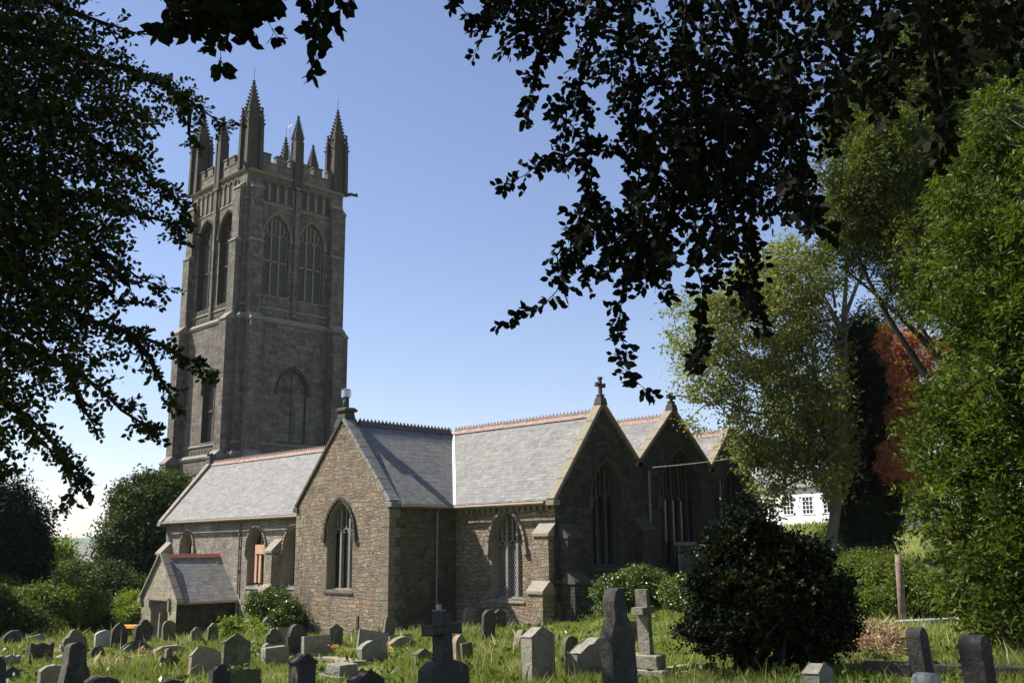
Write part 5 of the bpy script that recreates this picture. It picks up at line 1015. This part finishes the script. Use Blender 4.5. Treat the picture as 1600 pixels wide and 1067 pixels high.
for poly, n, D0, D1, w_ in (([(890, -60), (905, 110), (960, 130), (990, 330), (1040, 420), (1080, 330), (1130, 420), (1180, 480), (1200, 330), (1260, 320), (1290, 200), (1290, -60)], 440, 6.8, 9, .22), ([(745, -40), (765, 40), (850, 110), (880, 30), (890, -40)], 80, 7.5, 8.5, .18), ([(1260, -60), (1300, 180), (1370, 130), (1440, 60), (1390, 20), (1500, 100), (1600, 30), (1640, -60)], 150, 5.5, 8, .2), ([(1040, 60), (1060, 300), (1180, 320), (1240, 270), (1250, 60)], 230, 7, 9.5, .22),
                            ([(270, -60), (285, 30), (330, 40), (400, 30), (430, -5), (440, -60)], 60, 4.2, 4.9, .1), ([(885, 350), (905, 440), (960, 400), (1040, 440), (1010, 330), (930, 300)], 90, 7.5, 8.5, .15)):
    B = poly_fill(poly, n, D0, D1, n); rg = np.random.default_rng(n); S.append((B, unit(rg.normal(size=B.shape) * .6 + [0, 0, -1.]), w_ * rg.uniform(.6, 1.4, n)))
tb0 = rel(4.5, -5, 0); tz = g1(tb0[0], tb0[1]); tops = [rel(2, 3, 11), rel(-1, 7, 12.5), rel(5, 9, 13), rel(-6, 3, 11), rel(0, -2, 13), rel(8, 4, 12)]
m2 = MB(); m2.tube([(tb0[0], tb0[1], tz - .4), (tb0[0], tb0[1], tz + .6), tuple(rel(4.2, -4.5, 4)), tuple(rel(3.5, -4, 8)), tuple(rel(3, -3, 13))], [.75, .5, .44, .34, .12], 12); m2.build('trunk', BK, OB, True)
for tp in tops:
    s_ = rel(3.8, -4.2, 5 + tp[2] * .12); mid = (s_ + tp) / 2 + [0, 0, 1.2]; m.tube([s_ * (1 - q) ** 2 + 2 * mid * q * (1 - q) + tp * q * q for q in np.linspace(0, 1, 8)], [.2 * (1 - .8 * q) for q in np.linspace(0, 1, 8)], 7)
rg = np.random.default_rng(91)
for n_, (pts, D, w_) in enumerate(ST):
    if pts[0][1] >= 0: continue
    e = at(pts[0][0], pts[0][1], D); e2 = at(pts[0][0], pts[0][1] - 120, D + .2)
    s_ = tops[3] if n_ >= 20 else tops[1] if pts[0][0] < 1100 else tops[2]; k1 = s_ * .6 + e2 * .4 + rg.normal(size=3) * .45 + [0, 0, .5]; k2 = s_ * .25 + e2 * .75 + rg.normal(size=3) * .3 + [0, 0, .25]
    W_ = np.array([s_, k1, k2, e2, e]); r0 = .035 if n_ < 20 else .02; m.tube(W_, [r0, r0 * .8, r0 * .6, r0 * .5, r0 * .35], 5, cap=False)
    t_ = rg.uniform(0, 3.4, 60); i_ = t_.astype(int); f_ = (t_ - i_)[:, None]; Bb = W_[i_] * (1 - f_) + W_[i_ + 1] * f_
    up_ = ((Bb - CAM) @ UP) / ((Bb - CAM) @ FW) > .39; Bb = Bb[up_]
    S.append((Bb, unit(rg.normal(size=Bb.shape) * .8 + [0, 0, -.3]), .2 * rg.uniform(.7, 1.3, len(Bb))))
B = np.concatenate([q[0] for q in S]); dr = np.concatenate([q[1] for q in S]); ln = np.concatenate([q[2] for q in S])
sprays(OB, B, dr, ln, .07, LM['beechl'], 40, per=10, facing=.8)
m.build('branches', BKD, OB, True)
cl = [(rel(*q[:3]), np.array([q[3], q[3], q[4]])) for q in ((-8, 3, 11.5, 4.5, 2.6), (-4, 5, 12.3, 4.2, 2.2), (0, 7, 14, 4.5, 2.4), (4.5, 9, 15.5, 4.5, 2.6), (-5, -1, 11, 4.5, 2.5), (1.5, 0, 12, 4.5, 2.5), (7, 3, 13, 4, 2.4), (-11, 0, 10, 4, 3), (8.5, 11, 16.5, 4, 2.4), (-1, -6, 12, 4.5, 2.5), (5, -4, 12, 4.5, 2.5), (4, 13, 17.5, 4, 2), (-7, 16, 15.2, 3.6, 1.6), (-4, 16.5, 16, 3, 1.4), (-8.5, 13, 13.8, 3.2, 1.6))]  # unseen canopy; last lobes added up-sun to keep the holly in shade
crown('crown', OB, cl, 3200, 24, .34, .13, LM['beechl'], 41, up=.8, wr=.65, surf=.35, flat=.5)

# left beech, its boughs sweeping in from beyond the left edge
LBT = empty('beech_tree'); tag(LBT, 'large beech on the left with layered branches sweeping down towards the tower', 'tree')
tp0 = at(-520, 900, 12.5); tz = g1(tp0[0], tp0[1]); m = MB()
m.tube([(tp0[0], tp0[1], tz - .4), (tp0[0], tp0[1], tz + .5), tuple(at(-510, 500, 12.5)), tuple(at(-480, 0, 12.7)), tuple(at(-430, -500, 13))], [.8, .55, .48, .38, .15], 12); m.build('trunk', BK, LBT, True)
S = []; m = MB()
LS = [([(-480, -200), (-200, -100), (0, -20), (120, 20), (175, 40), (208, 50)], .2), ([(-480, 0), (-200, 20), (50, 60), (200, 110), (270, 140), (320, 175), (352, 190)], .22), ([(250, 130), (290, 160), (295, 210), (310, 230)], .15), ([(-480, 0), (-200, 100), (60, 180), (180, 240), (240, 285), (285, 325), (290, 350)], .2), ([(-400, 0), (-100, 220), (100, 300), (200, 330), (270, 350), (290, 375)], .2),
      ([(-480, 200), (-200, 250), (60, 300), (150, 390), (210, 430), (262, 450)], .2), ([(-480, 200), (-150, 330), (60, 420), (150, 440), (180, 470), (222, 475)], .18), ([(-450, 200), (-100, 400), (100, 480), (200, 520), (255, 540), (290, 560), (330, 590)], .14), ([(200, 520), (235, 560), (255, 600), (272, 640)], .12), ([(-450, 300), (-100, 480), (80, 560), (170, 620), (220, 660), (250, 686)], .18), ([(-450, 300), (-100, 560), (40, 650), (90, 700), (130, 745), (100, 790)], .17), ([(90, 710), (135, 770)], .12),
      ([(-450, 300), (-150, 560), (0, 620), (60, 690), (120, 730)], .18), ([(-200, 500), (-60, 640), (10, 735), (0, 745)], .15), ([(100, 560), (130, 640), (150, 670)], .14), ([(150, 390), (200, 440), (205, 455)], .13), ([(-480, -100), (-100, 0), (130, 90), (240, 120)], .2)]
for k, (pts, w_) in enumerate(LS):
    B, dr, ln, W_ = strand(pts, 12.2 + (k % 3) * .5, w_ * 1.6, .3, seed=200 + k, step=.06); S.append((B, dr, ln)); m.tube(W_, [.05 * (1 - .88 * q / (len(W_) - 1)) for q in range(len(W_))], 5, cap=False)
poly = [(-80, -60), (90, -40), (110, 40), (200, 110), (250, 160), (200, 220), (230, 320), (170, 330), (180, 390), (130, 410), (140, 500), (180, 550), (130, 580), (70, 560), (40, 640), (0, 690), (-80, 700)]
B = poly_fill(poly, 1150, 11.2, 14.5, 7); rg = np.random.default_rng(8); dd_ = unit(rg.normal(size=B.shape) * .5 + (-LF) * .8 + [0, 0, -.35]); S.append((B, dd_, .42 * rg.uniform(.6, 1.3, len(B))))
poly = [(-80, -60), (80, -40), (150, 100), (220, 180), (200, 300), (130, 380), (110, 500), (30, 560), (-80, 600)]
B = poly_fill(poly, 800, 11.5, 14.5, 9); dd_ = unit(rg.normal(size=B.shape) * .6 + (-LF) * .6 + [0, 0, -.35]); S.append((B, dd_, .42 * rg.uniform(.6, 1.3, len(B))))
B = np.concatenate([s[0] for s in S]); dr = np.concatenate([s[1] for s in S]); ln = np.concatenate([s[2] for s in S])
sprays(LBT, B, dr, ln, .072, LM['beech'], 50, per=12, facing=.35)
Bi = B[((B - CAM) @ RT) / ((B - CAM) @ FW) * FPX + 800 < 110]
for k in range(26):
    e = Bi[rg.integers(len(Bi))]; s_ = at(-500, rg.uniform(-300, 450), 12.6); d1 = rg.normal(size=3) * .35; m.tube([s_, s_ * .7 + e * .3 + d1 + [0, 0, .4], s_ * .35 + e * .65 - d1 * .6 + [0, 0, .35], e], [.08, .045, .022, .006], 5)
m.build('branches', BKD, LBT, True)
cl = [(at(x, y, D), np.array([r, r, r * .6])) for x, y, D, r in ((-260, 250, 12.8, 2.4), (-500, -100, 13, 3), (-200, -250, 13, 2.4), (-350, 500, 12.8, 2), (50, -350, 13, 2.2), (-700, 200, 13, 3), (-400, -500, 13, 3.4), (-100, -600, 13, 3))]
crown('crown', LBT, cl, 1300, 24, .34, .12, LM['beech'], 51, up=.8, wr=.65, surf=.35, flat=.5)

# ---- long grass (nobody could count it)
grm = NT('grass_blade'); _g = grm.n('NewGeometry'); rr_ = _g.outputs['Random Per Island']; bn = grm.noise(_g.outputs['Position'], .45, 6, .65); f = grm.math('ADD', grm.math('MULTIPLY', rr_, .5), grm.math('MULTIPLY', grm.ramp(bn.outputs[0], [(.38, 0.), (.66, 1.)]), .62))
c = grm.ramp(f, [(0, (.12, .16, .02)), (.45, (.2, .25, .04)), (.75, (.29, .32, .085)), (.92, (.42, .38, .16)), (1, (.52, .44, .25))]); grm.col(c); grm.b.inputs['Roughness'].default_value = .5; grm.b.inputs['Specular IOR Level'].default_value = .3
tr = grm.n('BsdfTranslucent'); grm.set(tr.inputs[0], c); ms = grm.n('MixShader', {0: .35}); grm.t.links.new(grm.b.outputs[0], ms.inputs[1]); grm.t.links.new(tr.outputs[0], ms.inputs[2]); grm.t.links.new(ms.outputs[0], grm.out.inputs[0])
def grass(name, n, d0, d1, a0, a1, hmean, label, seed, pw=1.0, wid=1.0, mat=None):
    rg = np.random.default_rng(seed); d = (rg.uniform(d0 ** pw, d1 ** pw, n)) ** (1 / pw); th = rg.uniform(a0, a1, n); v = FH[None] * np.cos(th)[:, None] - LF[None] * np.sin(th)[:, None]
    P = CAM[None] + v * d[:, None]; x, y = P[:, 0], P[:, 1]
    keep = ~(((x > TX) & (x < .3) & (y > -.05) & (y < 17)) | ((x > -42.5) & (x < XE + .2) & (y > YW - .1) & (y < 17)) | ((x > -20.6) & (x < -16.6) & (y > 0)))
    cl_ = np.sin(x * 1.7 + np.sin(y * 1.1) * 2) * np.sin(y * 1.9 + np.sin(x * .8) * 2) + np.sin(x * .5 + y * .7); keep &= rg.uniform(-1.9, 1.1, n) < cl_ + .5
    x, y, d = x[keep], y[keep], d[keep]; cl_ = cl_[keep]; n = len(x); z = gh(x, y); h = hmean * rg.uniform(.45, 1.3, n) * (1 + .3 * cl_) * np.where(rg.uniform(0, 1, n) < .04, 1.9, 1); w = (.003 + .00028 * d) * wid * rg.uniform(.7, 1.3, n)
    a = rg.uniform(0, 6.283, n); ca, sa = np.cos(a) * w, np.sin(a) * w; l1 = rg.normal(size=(n, 2)) * .28 * h[:, None]; B = np.stack([x, y, z - .03], 1)
    m0 = B + np.stack([l1[:, 0] * .35, l1[:, 1] * .35, h * .6], 1); tp = B + np.stack([l1[:, 0] * 1.2, l1[:, 1] * 1.2, h], 1); s3 = np.stack([ca, sa, np.zeros(n)], 1)
    V = np.stack([B - s3, B + s3, m0 + s3 * .7, tp, m0 - s3 * .7], 1).reshape(-1, 3); F = np.arange(n * 5).reshape(n, 5)
    tag(npmesh(name, V, F, mat or grm.m), label, 'grass', kind='stuff')
grass('long_grass', 480000, 12, 45, -.56, .56, .15, 'long seeding grass growing between the graves', 61, pw=1.3)
grass('hillside_grass', 90000, 45, 85, -.56, .58, .3, 'rough grass on the far slopes of the churchyard', 62, pw=1.2, wid=1.3)
# trodden path up the bank
pe = [ghit(x, y)[0] for x, y in ((1372, 868), (1400, 874), (1430, 882), (1452, 892), (1470, 910), (1480, 935))]; V = []; F = []
for k, q in enumerate(pe):
    d = pe[min(k + 1, len(pe) - 1)] - pe[max(k - 1, 0)]; n_ = np.array([-d[1], d[0]]) / np.linalg.norm(d[:2]) * .75
    for sg in (-1, -.33, .33, 1): xx, yy = q[0] + n_[0] * sg, q[1] + n_[1] * sg; V.append((xx, yy, g1(xx, yy) + .05))
F = [(k * 4 + j, k * 4 + j + 1, k * 4 + j + 5, k * 4 + j + 4) for k in range(len(pe) - 1) for j in range(3)]
tag(npmesh('path', np.array(V), np.array(F), plain('trodden_earth', (.33, .25, .17), .95, var=.4, scale=3)), kind='structure')
# heap of dry cut grass
p, D = ghit(1372, 1024); rg = np.random.default_rng(5); n = 5000; a = rg.uniform(0, 6.283, n); r_ = np.sqrt(rg.uniform(0, 1, n)); hgt = .5 * (1 - r_ ** 1.6)
B = np.stack([p[0] + r_ * .75 * np.cos(a), p[1] + r_ * .6 * np.sin(a), p[2] + hgt * rg.uniform(.5, 1, n)], 1); tag(leaves('cut_grass_heap', B, .22, plain('dry_straw', (.42, .3, .16), .9, var=.4), None, 77, wr=.06, up=.9), 'small heap of dry brown cut grass left of the dark standing stones', 'grass heap')
grass('foreground_grass', 50000, 3, 13, -.9, .9, .2, 'shaded grass under the overhanging beech', 63, pw=1.6)
stalk = plain('dry_grass_stalk', (.5, .42, .25), .8, var=.3)
grass('seeding_grass_stalks', 2600, 13, 40, -.56, .56, .3, 'tall dry seeding stalks standing above the grass', 64, pw=1.2, wid=.75, mat=stalk)
# broad-leaved weeds: docks and nettles dotted through the grass
rg = np.random.default_rng(70); d = rg.uniform(13, 36, 420); th = rg.uniform(-.54, .54, 420); v = FH[None] * np.cos(th)[:, None] - LF[None] * np.sin(th)[:, None]; P = CAM[None] + v * d[:, None]
P = P[(P[:, 1] < -.4) | (P[:, 0] > XE + .8)]; P[:, 2] = gh(P[:, 0], P[:, 1]) + .04; off = rg.normal(size=(len(P), 16, 3)) * [.13, .13, .05]; PP = (P[:, None] + off + [0, 0, .06]).reshape(-1, 3)
tag(leaves('weeds', PP, .13, LM['laurel'], None, 71, wr=.5, up=.8), 'broad leaved weeds growing through the grass', 'weeds', kind='stuff')
# pale summer air: the far hills fade into it
hz = bpy.data.materials.new('summer_haze'); hz.use_nodes = True; t_ = hz.node_tree
for n_ in list(t_.nodes):
    if n_.type == 'BSDF_PRINCIPLED': t_.nodes.remove(n_)
pv = t_.nodes.new('ShaderNodeVolumePrincipled'); pv.inputs['Color'].default_value = (.78, .87, 1, 1); pv.inputs['Density'].default_value = .0001; t_.links.new(pv.outputs[0], [n_ for n_ in t_.nodes if n_.type == 'OUTPUT_MATERIAL'][0].inputs['Volume'])
m = MB(); m.box(CAM[0] - 6300, CAM[1] - 6300, -12, CAM[0] + 6300, CAM[1] + 6300, 85); tag(m.build('haze', hz, None), 'thin pale air that softens the far hills', 'haze', kind='stuff')
